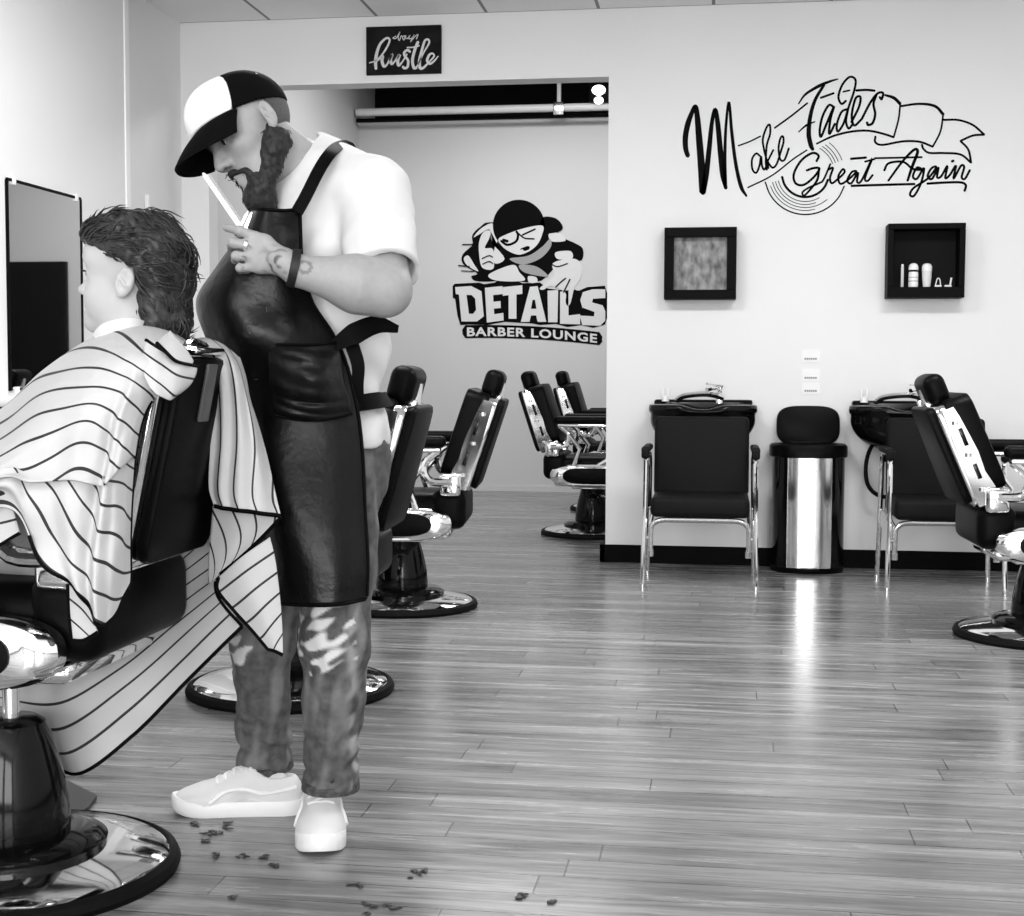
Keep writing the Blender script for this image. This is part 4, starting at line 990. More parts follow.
# cap
def crown(q, g=0.0):
    d = el(q, (-.004, 0, .046), (.110+g, .0885+g, .094+g))
    d = su(d, el(q, (.040, 0, .062), (.076+g, .074+g, .078+g)), .02)
    return np.maximum(d, -(q[:, 2]-.036-.22*q[:, 0]))
def cap_f(front):
    def f_(p):
        q = hb.loc(p); d = ss(crown(q), el(q, (-.004, 0, .040), (.104, .082, .088)), .004)
        cut = q[:, 0]-.045+.60*(q[:, 2]-.05)
        d = np.maximum(d, -cut if front else cut)
        if not front: d = np.maximum(d, -np.maximum(np.abs(q[:, 1])-.028, ln(np.stack([q[:, 0]*0, q[:, 1], q[:, 2]-.012], 1))-.042)*(q[:, 0] < 0)-1e3*(q[:, 0] >= 0))
        return d*hb.s
    return f_
cp = blob('cap_front', cap_f(True), [hb.pt((.02, 0, .07))], .16, .0035, 'capwhite', barber)
bk = blob('cap_back', cap_f(False), [hb.pt((.0, 0, .07))], .16, .0035, 'capblack', barber)
g = G(); nu, nv = 28, 8; top_, bot_ = [], []
for i in range(nu):
    a = math.radians(-74+148*i/(nu-1)); ra, rb = [], []
    for j in range(nv):
        v_ = j/(nv-1); x0, y0 = .012+.101*math.cos(a), .086*math.sin(a)
        ext = .082*(math.cos(a*.98)**.6 if abs(a) < 1.5 else .05)*v_
        z = .034+.22*x0-.020*v_-2.2*y0*y0*v_-.20*ext*v_
        c_ = hb.pt((x0+ext, y0*(1+.10*v_), z)); ra.append(c_+hb.A[2]*.002); rb.append(c_-hb.A[2]*.0025)
    top_.append(ra); bot_.append(rb)
g.grid(top_); g.grid([r[::-1] for r in bot_])
edge = [(top_[i][-1], bot_[i][-1]) for i in range(nu)]; g.grid([[e[0] for e in edge], [e[1] for e in edge]])
mk('cap_brim', g, 'capblack', barber, True, auto=60)
g = G(); g.tube([hb.pt((-.060, .062, .092)), hb.pt((-.078, .052, .074))], .0022, 6); mk('cap_tag', g, 'chalk', bk, True)

# t-shirt
def arm_cut(p): return rc(p, S_l+(E_l-S_l)*.74, E_l+(E_l-S_l)*.5, .061, .075)
def tee(p):
    d = torso(p, .012)
    d = su(d, rc(p, S_r, S_r+(E_r-S_r)*.62, .072, .076), .035)
    d = su(d, rc(p, B(318, 190, .0), B(306, 163, -.0), .085, .062), .03)
    ax = (E_l-S_l)/np.linalg.norm(E_l-S_l); t_ = (p-(S_l+(E_l-S_l)*.82).astype(np.float32))@ax.astype(np.float32)
    sl = ss(np.maximum(rc(p, S_l, S_l+(E_l-S_l)*.95, .074, .082), t_), arm_cut(p), .006)
    d = su(d, sl, .03)
    d = ss(d, el(p, B(288, 150, -.02), (.088, .085, .062), AB), .008)
    low = (B(320, 446, 0)-p)@cU.astype(np.float32)
    d = np.maximum(d, low)
    q = (p-B(345, 215, -.2).astype(np.float32)); u1 = q@cR.astype(np.float32); u2 = q@cU.astype(np.float32)
    fold = np.exp(-((u1-.012*np.sin(u2*18)-.02-u2*-.25)/.02)**2)*np.exp(-((u2+.12)/.09)**2)
    return d+waves(p, 5, .16, 21, .0040)+waves(p, 6, .07, 22, .0016)+fold*.007*(q@cF.astype(np.float32) < .25)
blob('t_shirt', tee, [B(322, 180, 0), B(410, 280, -.3), B(322, 445, 0), B(250, 300, .25), B(300, 140, 0)], .14, .0045, 'cotton', barber, smoothit=2)
# jeans
def jeans(p):
    d = el(p, B(322, 450, .02), (.148, .178, .13), AB)
    for h, k, a, r in ((hip_l, kn_l, an_l, (.098, .074, .058)), (hip_r, kn_r, an_r, (.098, .068, .060))):
        d = su(d, su(rc(p, h, k, r[0], r[1]), rc(p, k, a, r[1], r[2]), .03), .03)
    d = su(d, el(p, B(341, 474, .05), (.095, .13, .11), AB), .05)
    z1 = (an_l-p)@cU.astype(np.float32)-.004; z2 = (an_r-p)@cU.astype(np.float32)-.004
    near_l = rc(p, kn_l, an_l, .12, .12) < rc(p, kn_r, an_r, .12, .12)
    d = np.maximum(d, np.where(near_l, z1, z2))
    for a_, k_ in ((an_l, kn_l), (an_r, kn_r)):
        dd = (a_-k_)/np.linalg.norm(a_-k_); d = ss(d, rc(p, a_-dd*.008, a_+dd*.06, .044, .047), .004)
    zz = np.sin((p@cU.astype(np.float32))*95+waves(p, 4, .10, 8, 1.6)); low = np.clip(1-(p[:, 2]-.13)/.16, 0, 1)
    return d+waves(p, 6, .07, 31, .0038)+zz*.0060*low
jn = blob('jeans', jeans, [hip_l, hip_r, kn_l, kn_r, an_l, an_r, B(322, 420, 0), B(385, 470, 0)], .13, .0045, 'cotton', barber, smoothit=2)
def rips(v):
    v32 = v.astype(np.float32); n = waves(v32*np.array([1, 1, 2.2], np.float32), 9, .045, 41); out = np.zeros(len(v))
    for c, rx, rz in ((V(322, 632, 3.05), .062, .085), (V(330, 655, 3.02), .05, .05), (V(236, 652, 3.22), .035, .045)):
        q = v-c; d = np.sqrt((q@cR/rx)**2+(q@cU/rz)**2+(q@cF/.10)**2); out = np.maximum(out, np.clip((.70-d)*3.0+1.9*n, 0, 1)*(d < 1.2))
    seam = np.exp(-(((v-V(352, 700, 3.05))@cR)/.012)**2)*np.clip(.4+waves(v32, 5, .03, 44), 0, 1)*.35*(v[:, 2] < .6)
    return np.clip(np.maximum(out, seam)+.16*np.clip(waves(v32*np.array([1, 1, .35], np.float32), 6, .05, 45), 0, 1), 0, 1)
ink_attr(jn, rips); jn.data.materials[0] = wear_mat(.092, 'washed_denim', .70, .85, 45, .35)
for a_, k_, nm in ((an_l, kn_l, 1), (an_r, kn_r, 2)):
    g = G(); dd = (a_-k_)/np.linalg.norm(a_-k_); u_ = np.cross(dd, cF); u_ /= np.linalg.norm(u_); v_ = np.cross(dd, u_); r_ = .0635
    g.loft([[a_+dd*z+(u_*math.cos(t_)+v_*math.sin(t_))*(rr_+.003*math.sin(3*t_+nm)) for t_ in np.linspace(0, 2*math.pi, 36, endpoint=False)] for z, rr_ in ((-.012, r_-.004), (-.011, r_), (.008, r_+.001), (.010, r_-.005))], cap=False)
    mk('jeans_cuff', g, mat('cuff_denim', .06, .85, noise=(90, .6)), jn, True)

# shoes (local: toe towards +x)
def shoe(name, toe, heel, zlift=0.0, swap=1):
    d = np.array(toe)-np.array(heel); L_ = np.linalg.norm(d[:2]); an = math.atan2(d[1], d[0]); c = (np.array(toe)+np.array(heel))/2
    k = L_/.30
    Mx = Matrix.Translation((float(c[0]), float(c[1]), 0)) @ Matrix.Rotation(an, 4, 'Z') @ Matrix.Scale(k, 4)
    def out(x):  # half-widths along the shoe
        return np.interp(x, [-.15, -.145, -.12, -.06, 0, .06, .09, .115, .132, .143, .15], [.004, .022, .036, .037, .041, .050, .050, .043, .032, .019, .003])
    xs = np.concatenate([np.linspace(-.15, -.13, 7), np.linspace(-.11, .11, 14), np.linspace(.118, .15, 14)])
    def ring(gk, z, sx=1.0): return [(x*sx, out(x)*gk, z+.012*max(0, (x-.08)/.07)**2) for x in xs]+[(x*sx, -out(x)*gk, z+.012*max(0, (x-.08)/.07)**2) for x in xs[::-1]]
    g = G(); g.loft([ring(.96, .0, .99), ring(1.0, .004), ring(1.0, .030), ring(.95, .034, .985)]); so = mk(name, g, 'sole', barber)
    def up_(p):
        d = el(p, (.075, 0, .028), (.072, .047, .036))
        d = su(d, rc(p*np.array([1, .86, 1], np.float32), (.06, 0, .036), (-.03, 0, .082), .032, .032), .03)
        d = su(d, el(p, (-.085, 0, .048), (.062, .036, .058)), .03)
        d = np.maximum(d, -(p[:, 2]-.022))
        d = ss(d, el(p, (-.085, 0, .120), (.052, .030, .052)), .008)
        return d
    ub = blob(name+'_upper', up_, [(-.15, -.05, .02), (.15, .05, .12)], .02, .0035, 'canvas', so, world=False)
    gt = G(); gt.tube(smooth_path([(.02, 0, .068), (-.015, 0, .092), (-.035, 0, .112), (-.038, 0, .122)], 12), [.012]+[.017]*9+[.015, .008], 12, flat=.5); tg = mk('shoe_tongue', gt, 'canvas', so)
    def onto(q, ax_):
        q = np.array(q, np.float32); dq = np.zeros(3, np.float32); dq[ax_] = math.copysign(.0012, q[ax_]); q[ax_] *= 1.35
        for _ in range(60):
            if up_(q[None])[0] < .0005: break
            q = q-dq
        return q
    gl = G()
    for i in range(5):
        x = .048-.019*i; z = .066+.0095*i
        gl.tube([onto((x-abs(y)*.25, y, z), 2) for y in np.linspace(-.026, .026, 11)], .0040, 6, flat=.7)
        if i < 4: gl.tube([onto((x-.0095*(1+y/.018)-.002, y, z+.005), 2) for y in np.linspace(-.018, .018, 7)], .0030, 6)
    mk('shoe_laces', gl, 'sole', so)
    for s in (1, -1):
        gs = G(); pts = smooth_path([(.055, s*.0475, .034), (.020, s*.0430, .058), (-.02, s*.0385, .062), (-.06, s*.0385, .052), (-.10, s*.0375, .058), (-.135, s*.024, .062)], 28); pts = [onto(q, 1) for q in pts]
        gs.tube(pts, .0055, 6, flat=1.0); mk('shoe_stripe', gs, 'sole', so)
    so.matrix_parent_inverse = Matrix(); so.matrix_basis = Matrix.Translation(-Vector(LOC0)) @ Mx
    return so
t_l, t_r = onfloor(320, 858), onfloor(172, 812); shoe('left_shoe', t_l, t_l+np.array([-.085, .32, 0])); shoe('right_shoe', t_r, t_r+np.array([.305, .05, 0]))
for a_, t_ in ((an_l, t_l+np.array([-.06, .25, 0])), (an_r, t_r+np.array([.24, .04, 0]))):
    g = G(); b_ = np.array([t_[0], t_[1], .055]); g.tube([a_-(b_-a_)*.2, a_+(b_-a_)*.4, b_], [.038, .037, .035], 16); mk('sock', g, 'canvas', barber, True)

# apron: a leather sheet wrapped round his front
def sheet(name, rows, m, parent, nu=60, nv=40, solid=.003, uvs=None, wob=None, auto=None):
    P = surf([[V(*q) for q in r] for r in rows], nu, nv)
    if wob is not None:
        w_ = wob(*np.meshgrid(np.linspace(0, 1, nu), np.linspace(0, 1, nv), indexing='ij')); P = P-cF*w_[..., None]
    g = G(); uv = np.stack(np.meshgrid(np.linspace(0, 1, nu), np.linspace(0, 1, nv), indexing='ij'), -1)
    g.grid(P, uv); return mk(name, g, m, parent, True, auto=auto, solid=solid, fix=False), P
ap_rows = [[(262, 206, 3.16), (252, 209, 3.06), (262, 210, 2.98), (283, 211, 2.98), (300, 209, 3.0)],
           [(262, 235, 3.18), (238, 237, 3.05), (250, 238, 2.97), (278, 238, 2.965), (301, 236, 2.985)],
           [(255, 268, 3.22), (217, 268, 3.06), (235, 270, 2.965), (275, 270, 2.955), (303, 268, 2.99)],
           [(250, 300, 3.26), (198, 300, 3.08), (222, 300, 2.965), (275, 303, 2.955), (312, 302, 3.0)],
           [(250, 330, 3.26), (204, 332, 3.08), (228, 333, 2.97), (285, 335, 2.96), (332, 333, 3.02)],
           [(255, 365, 3.24), (220, 365, 3.06), (248, 368, 2.985), (300, 370, 2.975), (347, 366, 3.03)],
           [(262, 410, 3.24), (240, 410, 3.08), (262, 413, 2.985), (312, 414, 2.98), (358, 410, 3.03)],
           [(268, 460, 3.24), (252, 460, 3.08), (272, 462, 2.98), (320, 462, 2.97), (363, 459, 3.02)],
           [(275, 510, 3.22), (262, 510, 3.06), (282, 512, 2.97), (328, 513, 2.955), (365, 510, 3.01)],
           [(282, 560, 3.20), (271, 560, 3.04), (292, 562, 2.965), (334, 563, 2.945), (368, 560, 3.0)],
           [(287, 600, 3.20), (276, 602, 3.04), (297, 605, 2.96), (336, 605, 2.94), (367, 599, 3.0)]]
def apw(u, v):
    r = np.random.default_rng(3); w_ = 0
    for _ in range(7):
        a, b_, p_ = r.uniform(2, 9), r.uniform(-14, 14), r.uniform(0, 6.28); w_ = w_+np.sin(a*u*2+b_*v+p_)
    belly = np.exp(-((u-.45)/.12)**2)
    return .003*w_+.006*np.sin(26*u+5*v)*belly*np.clip(v*2-.4, 0, 1)
apron, AP = sheet('apron', ap_rows, 'apron', barber, 120, 60, .004, wob=apw)
def ribbon(name, pts, w, m, parent, th=.004, n=30, up=None):
    P = smooth_path([V(*q) if len(q) == 3 else q for q in pts], n); T = np.gradient(P, axis=0); T /= np.linalg.norm(T, axis=1)[:, None]
    W_ = [w]*n if np.isscalar(w) else np.interp(np.linspace(0, 1, n), np.linspace(0, 1, len(w)), w)
    g = G(); rings = []
    for p, t_, ww in zip(P, T, W_):
        nn = -cF if up is None else up; s_ = np.cross(t_, nn); s_ /= np.linalg.norm(s_); n2 = np.cross(s_, t_)
        rings.append([p+s_*ww/2+n2*th/2, p-s_*ww/2+n2*th/2, p-s_*ww/2-n2*th/2, p+s_*ww/2-n2*th/2])
    g.loft(rings); return mk(name, g, m, parent, True)
for pl in ([AP[i][-1] for i in range(120)], [AP[0][j] for j in range(60)], [AP[-1][j] for j in range(60)]):
    g = G(); g.tube([q-cF*.002 for q in pl][::2], .0042, 6); mk('apron_binding', g, 'strap', apron, True)
ribbon('apron_strap', [(297, 212, 2.985), (306, 196, 2.985), (318, 172, 3.0), (328, 156, 3.03), (337, 147, 3.09), (348, 146, 3.17), (356, 160, 3.26)], .026, 'strap', apron)
ribbon('apron_strap', [(254, 210, 3.055), (258, 196, 3.08), (274, 172, 3.15), (292, 156, 3.21), (305, 150, 3.28)], .026, 'strap', apron)
pk_rows = [[(268, 344, 2.958), (290, 345, 2.945), (315, 345, 2.945), (337, 343, 2.985)],
           [(269, 362, 2.95), (291, 366, 2.925), (316, 366, 2.925), (341, 360, 2.985)],
           [(270, 385, 2.955), (294, 392, 2.935), (320, 392, 2.93), (345, 384, 2.99)],
           [(272, 402, 2.965), (296, 407, 2.955), (322, 407, 2.955), (350, 402, 3.0)],
           [(274, 415, 2.975), (298, 420, 2.968), (324, 420, 2.965), (352, 414, 3.01)]]
pocket, PK = sheet('apron_pocket', pk_rows, 'apron', apron, 50, 40, .003, wob=lambda u, v: .005*np.sin(u*16+2*v)*np.sin(v*math.pi)+.003*np.sin(u*31-5*v)*np.sin(v*math.pi))
g = G(); g.tube([q-cF*.003 for q in PK[0]], .0035, 6); g.tube([q-cF*.003 for q in PK[-1]], .003, 6); mk('pocket_seam', g, 'strap', pocket, True)
g = G(); g.tube([V(268-.5*k, 343-12*k, 2.95) for k in range(4)], .0014, 5); mk('apron_seam', g, mat('seam_grey', .05, .35), apron, True)  # seam line in a lighter grey than the apron
ribbon('waist_strap', [(334, 346, 2.985), (354, 334, 2.98), (376, 325, 3.0), (397, 329, 3.04)], [.024, .045, .038, .016], 'strap', apron, .010)
ribbon('waist_tie', [(352, 345, 3.02), (358, 365, 3.02), (358, 385, 3.03), (360, 402, 3.04)], [.03, .028, .024, .018], 'strap', apron, .008)
ribbon('waist_band', [(350, 404, 3.03), (366, 402, 3.05), (380, 400, 3.10), (389, 399, 3.2)], .036, 'strap', apron)

# comb and scissors in the near hand
g = G(); a_, b_ = V(203, 173, 2.92), V(246, 235, 2.905); ax = (b_-a_)/np.linalg.norm(b_-a_); sd = np.cross(ax, cF); sd /= np.linalg.norm(sd)
g.loft([[a_+ax*u+sd*x+cF*z for x, z in ((w_, -.0015), (w_, .0015), (-w_, .0015), (-w_, -.0015))] for u, w_ in ((0, .0015), (.006, .0042), (.09, .0050), (.155, .0050))])
ct = solo('hair_comb', g, 'comb', 'long thin white comb held up in the hand of the barber', 'comb')
g = G()
for k in range(28):
    c_ = a_+ax*(.012+.0045*k); g.tube([c_+sd*.003, c_+sd*.011], [.0011, .0006], 4)
mk('comb_teeth', g, 'comb', ct, True)
LOC_S = hp(246, 218, .02)
sc_ = thing('hair_scissors', 'pale scissor tips pointing up between the hand and beard of the barber', 'scissors', LOC_S)
for x0, y0, x1, y1 in ((240, 228, 248, 211), (245, 229, 252, 212)):
    g = G(); p0, p1 = hp(x0, y0, .02), hp(x1, y1, .03); ax = (p1-p0)/np.linalg.norm(p1-p0); s2 = np.cross(ax, cF); s2 /= np.linalg.norm(s2)
    g.loft([[p0+ax*u+s2*x+cF*z for x, z in ((w_, -.001), (w_, .001), (-w_, .001), (-w_, -.001))] for u, w_ in ((-.02, .004), (0, .004), (.03, .003), (.04, .0006))]); mk('blade', g, 'chrome2', sc_, True)
# ---- the child in the chair
hk = Fr(134.2, 281, 2.87, -6, -5, -9, .985)
kid = thing('person', 'seated child with a wavy dark mullet, seen in profile under a striped cape', 'person', (fg[0], fg[1], .60))
WK = 2.88
def K(x, y, d=0.0): return V(x, y, WK+d)
kh = np.array([-1.26, 2.69, .70]); kn1 = [np.array([-1.66, 2.69+s*.10, .72]) for s in (-1, 1)]; kf1 = [np.array([-1.80, 2.69+s*.10, .38]) for s in (-1, 1)]
ksh = [np.array([-1.22, 2.69+s*.14, .985]) for s in (-1, 1)]; kel = [np.array([-1.30, 2.69+s*.205, .83]) for s in (-1, 1)]; kwr = [np.array([-1.46, 2.69+s*.20, .83]) for s in (-1, 1)]
def body_k(p):
    d = head(hk.loc(p), True)*hk.s
    d = su(d, rc(p, hk.pt((-.022, 0, -.04)), np.array([-1.205, 2.69, 1.03]), .048, .050), .025)
    d = su(d, su(el(p, (-1.235, 2.69, .92), (.078, .135, .13)), el(p, kh+[0, 0, .03], (.10, .13, .13)), .06), .04)
    for i in range(2):
        d = su(d, rc(p, (-1.21, 2.69, .995), ksh[i], .045, .042), .03)
        d = su(d, np.minimum(rc(p, ksh[i], kel[i], .042, .035), rc(p, kel[i], kwr[i], .035, .024)), .02)
        s = -1 if i == 0 else 1; h0 = kwr[i]+np.array([-.06, 0, -.005])
        d = su(d, rc(p, kwr[i], h0, .023, .026), .015)
        for k, L_ in enumerate((.042, .050, .046, .036)):
            a_ = h0+np.array([-.018, s*(-.022+.015*k), 0]); b_ = a_+np.array([-L_*.6, 0, -.006]); c_ = b_+np.array([-L_*.35, 0, -.016])
            d = su(d, np.minimum(rc(p, a_, b_, .0078, .007), rc(p, b_, c_, .007, .006)), .004)
        d = su(d, rc(p, kwr[i]+np.array([-.03, -s*.018, 0]), kwr[i]+np.array([-.075, -s*.045, -.01]), .011, .008), .008)
        d = su(d, su(rc(p, kh+np.array([0, s*.07, -.02]), kn1[i], .072, .05), rc(p, kn1[i], kf1[i], .048, .034), .02), .03)
        d = su(d, rc(p, kf1[i]+np.array([0, 0, -.02]), kf1[i]+np.array([-.13, 0, -.045]), .032, .024), .02)
    return d
blob('body', body_k, [hk.pt((0, 0, .1)), kh, *kn1, *kf1, *ksh, *kel], .16, .0034, 'boyskin', kid, smoothit=2)
eyes(hk, kid)
g = G()
for k in range(7): g.tube(smooth_path([hk.pt((.0895, .026+.0022*k, .0125)), hk.pt((.0935, .026+.0026*k, .0125)), hk.pt((.0965, .026+.0030*k, .0150))], 6), [.0009, .0008, .0007, .0006, .0005, .0003], 4)
mk('eyelashes', g, 'beard', kid, True)
g = G(); g.tube(smooth_path([hk.pt((.093, .012, .026)), hk.pt((.089, .030, .031)), hk.pt((.078, .044, .026))], 10), [.0012]+[.0026]*8+[.001], 6); mk('eyebrow', g, 'hair', kid, True)
def hair_k(p):
    q = hk.loc(p)
    d = el(q, (-.012, 0, .054), (.102, .085, .094))
    d = su(d, el(q, (.045, 0, .092), (.054, .054, .036)), .03)
    d = su(d, el(q, (.080, .018, .090), (.026, .030, .026)), .012)
    d = su(d, el(q, (-.056, 0, -.010), (.060, .072, .085)), .03)
    d = su(d, el(q, (-.066, 0, -.068), (.056, .072, .042)), .03)
    # the shaved side: keep off the face, temple and ear
    face = q[:, 2]-(.050+.18*(q[:, 0]-.09)-.9*np.maximum(0, .03-q[:, 0]))
    cut = np.maximum(-(q[:, 0]+.020), np.minimum(face, 9))
    keep = np.where(q[:, 0] > -.026, -(q[:, 2]-(.036+.34*np.clip(q[:, 0]+.026, 0, .2))), -9)
    d = np.maximum(d, keep)
    d = ss(d, el(q, (-.006, .075, .0), (.026, .03, .040)), .01)
    w_ = waves(q, 8, .045, 61, .0036)+waves(q, 8, .020, 62, .0020)
    return (d+w_)*hk.s
hh_ = blob('hair', hair_k, [hk.pt((-.02, 0, .03))], .20, .0032, 'hair', kid, smoothit=1)
def flow_k(q, r):
    low = np.clip((.02-q[2])/.06, 0, 1)
    return np.array([-1.0+.8*low, .10*np.sign(q[1]), -.25-1.0*low+.5*(q[0] > .03)])+r.normal(size=3)*.20
strands(hh_, 1100, hk, flow_k, .050, .0026, 'hair_locks', 'hair', hh_, 13, .0050, .10, 7.0)

# ------------------------------------------------------------------ the striped cape
def stripe_mat():
    m = mat('striped_cape', .80, .65, spec=.35); nt = m.node_tree; b = nt.nodes['Principled BSDF']; N, L = nt.nodes.new, nt.links.new
    uv = N('ShaderNodeUVMap'); uv.uv_map = 'UVMap'; sp = N('ShaderNodeSeparateXYZ'); L(uv.outputs[0], sp.inputs[0])
    fr = N('ShaderNodeMath'); fr.operation = 'FRACT'; L(sp.outputs[1], fr.inputs[0])
    lt = N('ShaderNodeMath'); lt.operation = 'LESS_THAN'; lt.inputs[1].default_value = .12; L(fr.outputs[0], lt.inputs[0])
    tc = N('ShaderNodeTexCoord'); n = N('ShaderNodeTexNoise'); n.inputs['Scale'].default_value = 9; n.inputs['Detail'].default_value = 3; L(tc.outputs['Object'], n.inputs[0])
    mx = N('ShaderNodeMix'); mx.data_type = 'RGBA'; L(lt.outputs[0], mx.inputs[0]); mx.inputs[6].default_value = g3(.57); mx.inputs[7].default_value = g3(.022)
    L(mx.outputs[2], b.inputs['Base Color'])
    bp = N('ShaderNodeBump'); bp.inputs['Strength'].default_value = .5; bp.inputs['Distance'].default_value = .012; L(n.outputs[0], bp.inputs['Height']); L(bp.outputs[0], b.inputs['Normal'])
    return m
M['cape'] = stripe_mat()
cape = thing('barber_cape', 'white cape with thin dark stripes draped over the child and chair back', 'cape', (fg[0]+.2, fg[1], .5))
def cloth(name, rows, sp, along, nu=50, nv=50, wob=None, off=0.0, parent=None, uvf=None, row0=0, tg=None):
    "sp: stripe spacing in metres measured along the cloth from control row row0 (or, with uvf, the number of stripes)"
    P = surf([[V(*q) for q in r] for r in rows], nu, nv)
    U_, V_ = np.meshgrid(np.linspace(0, 1, nu), np.linspace(0, 1, nv), indexing='ij')
    ax = 0 if along == 'u' else 1
    Pf = P-cF*((P-CAM0)@cF*.75)[..., None]
    arc_ = np.cumsum(np.concatenate([np.zeros_like(np.take(P[..., 0], [0], ax)), np.linalg.norm(np.diff(Pf, axis=ax), axis=-1)], ax), ax)
    i0 = int(round(row0/(len(rows)-1)*(nu-1)))
    if ax == 0: arc_ = arc_-arc_[i0:i0+1]
    if wob is not None: P = P-cF*wob(U_, V_)[..., None]
    t_ = tg if tg is not None else (uvf(U_, V_)*sp if uvf else arc_/sp)+off
    g = G(); g.grid(P, np.stack([V_ if along == 'u' else U_, t_], -1))
    return mk(name, g, 'cape', parent or cape, True, auto=None, solid=.0025, fix=False), P
def piping(name, pts, parent, r=.0034):
    g = G(); g.tube([p-cF*.001 for p in pts], r, 6); return mk(name, g, 'strap', parent, True)
A_rows = [
    [(-80, 600, 3.12), (-5, 585, 3.14), (50, 560, 3.14), (100, 520, 3.12), (135, 480, 3.10), (165, 450, 3.06), (185, 430, 2.98)],
    [(-80, 500, 3.08), (0, 450, 3.08), (50, 415, 3.08), (105, 370, 3.06), (140, 350, 3.03), (170, 345, 3.0), (192, 355, 2.92)],
    [(-80, 462, 2.98), (0, 410, 2.95), (44, 372, 2.93), (92, 339, 2.90), (130, 326, 2.85), (163, 330, 2.80), (188, 346, 2.78)],
    [(-80, 480, 2.80), (-2, 432, 2.76), (44, 385, 2.68), (96, 358, 2.575), (128, 352, 2.535), (150, 354, 2.53), (176, 362, 2.56)],
    [(-80, 494, 2.57), (-2, 452, 2.545), (42, 412, 2.54), (92, 388, 2.505), (122, 390, 2.49), (142, 384, 2.50), (166, 386, 2.53)],
    [(-80, 506, 2.50), (-2, 466, 2.485), (38, 442, 2.485), (86, 424, 2.475), (112, 424, 2.47), (132, 410, 2.48), (150, 403, 2.52)],
    [(-80, 512, 2.50), (-2, 474, 2.48), (32, 466, 2.475), (80, 456, 2.465), (108, 454, 2.46), (126, 438, 2.47), (142, 424, 2.52)],
    [(-80, 516, 2.45), (-2, 478, 2.44), (30, 482, 2.455), (74, 480, 2.45), (104, 486, 2.44), (121, 468, 2.46), (135, 455, 2.52)],
    [(-80, 520, 2.44), (0, 484, 2.435), (30, 502, 2.45), (66, 506, 2.445), (98, 520, 2.43), (118, 500, 2.45), (132, 490, 2.51)],
    [(-80, 524, 2.47), (2, 490, 2.455), (32, 526, 2.45), (66, 540, 2.44), (94, 554, 2.425), (117, 540, 2.445), (131, 528, 2.505)],
    [(-80, 528, 2.47), (5, 500, 2.455), (36, 546, 2.45), (68, 566, 2.435), (95, 588, 2.42), (114, 580, 2.44), (130, 562, 2.50)],
    [(-80, 532, 2.47), (8, 508, 2.455), (42, 563, 2.445), (74, 586, 2.43), (97, 620, 2.42), (110, 620, 2.435), (130, 584, 2.495)]]
def awob(u, v):
    k = np.clip((u-.30)*5, 0, 1)
    return k*(.016*np.exp(-((v-.72+.10*(u-.6))/.040)**2)-.014*np.exp(-((v-.63+.10*(u-.6))/.035)**2)+.010*np.exp(-((v-.50-.12*(u-.6))/.045)**2)-.008*np.exp(-((v-.42-.12*(u-.6))/.04)**2))+.004*np.sin(v*24+3*u)*np.exp(-((v-.72)/.16)**2)*np.clip((u-.25)*3, 0, 1)+.0025*np.sin(v*52-4*u)*np.clip((u-.35)*3, 0, 1)*np.clip(v*3-.9, 0, 1)+.004*np.sin(u*24+v*7)
TU = [[-6, -6, -6, -6, -6, -6, -6], [-2, -2, -2, -2.5, -2.6, -2.5, -2], [3.4, 2.6, 2.0, 1.0, .3, .2, .4], [4.9, 4.4, 3.5, 2.5, 1.5, .9, .6], [6.0, 5.7, 5.0, 4.1, 3.9, 2.9, 2.2],
      [6.8, 6.6, 6.2, 6.2, 5.5, 4.3, 3.3], [7.2, 7.0, 7.0, 7.6, 7.0, 5.6, 4.5], [7.5, 7.4, 7.6, 8.4, 8.2, 7.0, 5.9]]
TL = [[12.6, 12.4, 11.3, 9.6, 8.2, 7.0, 5.9], [12.9, 12.8, 12.2, 11, 9.8, 8.8, 8.0], [13, 13, 12.6, 11.6, 11, 10.2, 9.3], [13, 13, 12.9, 12.4, 12.1, 11.4, 10.6], [13.2, 13.2, 13.1, 13.1, 13.2, 12.8, 11.7]]
def tfield(T, nu, nv): return surf(np.array(T, float)[..., None], nu, nv)[..., 0]
R6 = A_rows[7]
UP = A_rows[:7]+[[(x, y, w-.012) for x, y, w in R6]]
LO = [[(x, y-9, w+.012) for x, y, w in R6]]+A_rows[8:]
mainp, PA = cloth('cape_front', UP, 1.0, 'u', 90, 110, lambda u, v: awob(u*.64, v), .0, tg=tfield(TU, 90, 110))
flapp, PL = cloth('cape_skirt', LO, 1.0, 'u', 60, 110, lambda u, v: awob(.64+.36*u, v), .0, tg=tfield(TL, 60, 110))
piping('cape_hem', PL[-1][28:], flapp); piping('cape_hem', [PA[i][-1] for i in range(62, 90)]+[PL[i][-1] for i in range(4, 60)], flapp)
hm, PH = cloth('cape_inner', [[(-80, 496, 2.50), (-20, 490, 2.49), (4, 486, 2.485)], [(-80, 530, 2.49), (-20, 520, 2.48), (14, 512, 2.475)], [(-80, 570, 2.49), (-20, 555, 2.48), (20, 533, 2.475)]], .036, 'u', 20, 20, None, .3)
piping('cape_hem', PH[-1], hm)
# tip of the near flap turned back to its lining
fl, PF = cloth('cape_flap', [[(68, 584, 2.46), (84, 596, 2.455), (97, 612, 2.45)], [(69, 612, 2.465), (82, 618, 2.46), (95, 624, 2.455)], [(72, 640, 2.47), (84, 640, 2.462), (98, 632, 2.455)]], .036, 'u', 14, 14, None, .4)
piping('cape_hem', list(PF[:, 0])+list(PF[-1][1:]), fl)
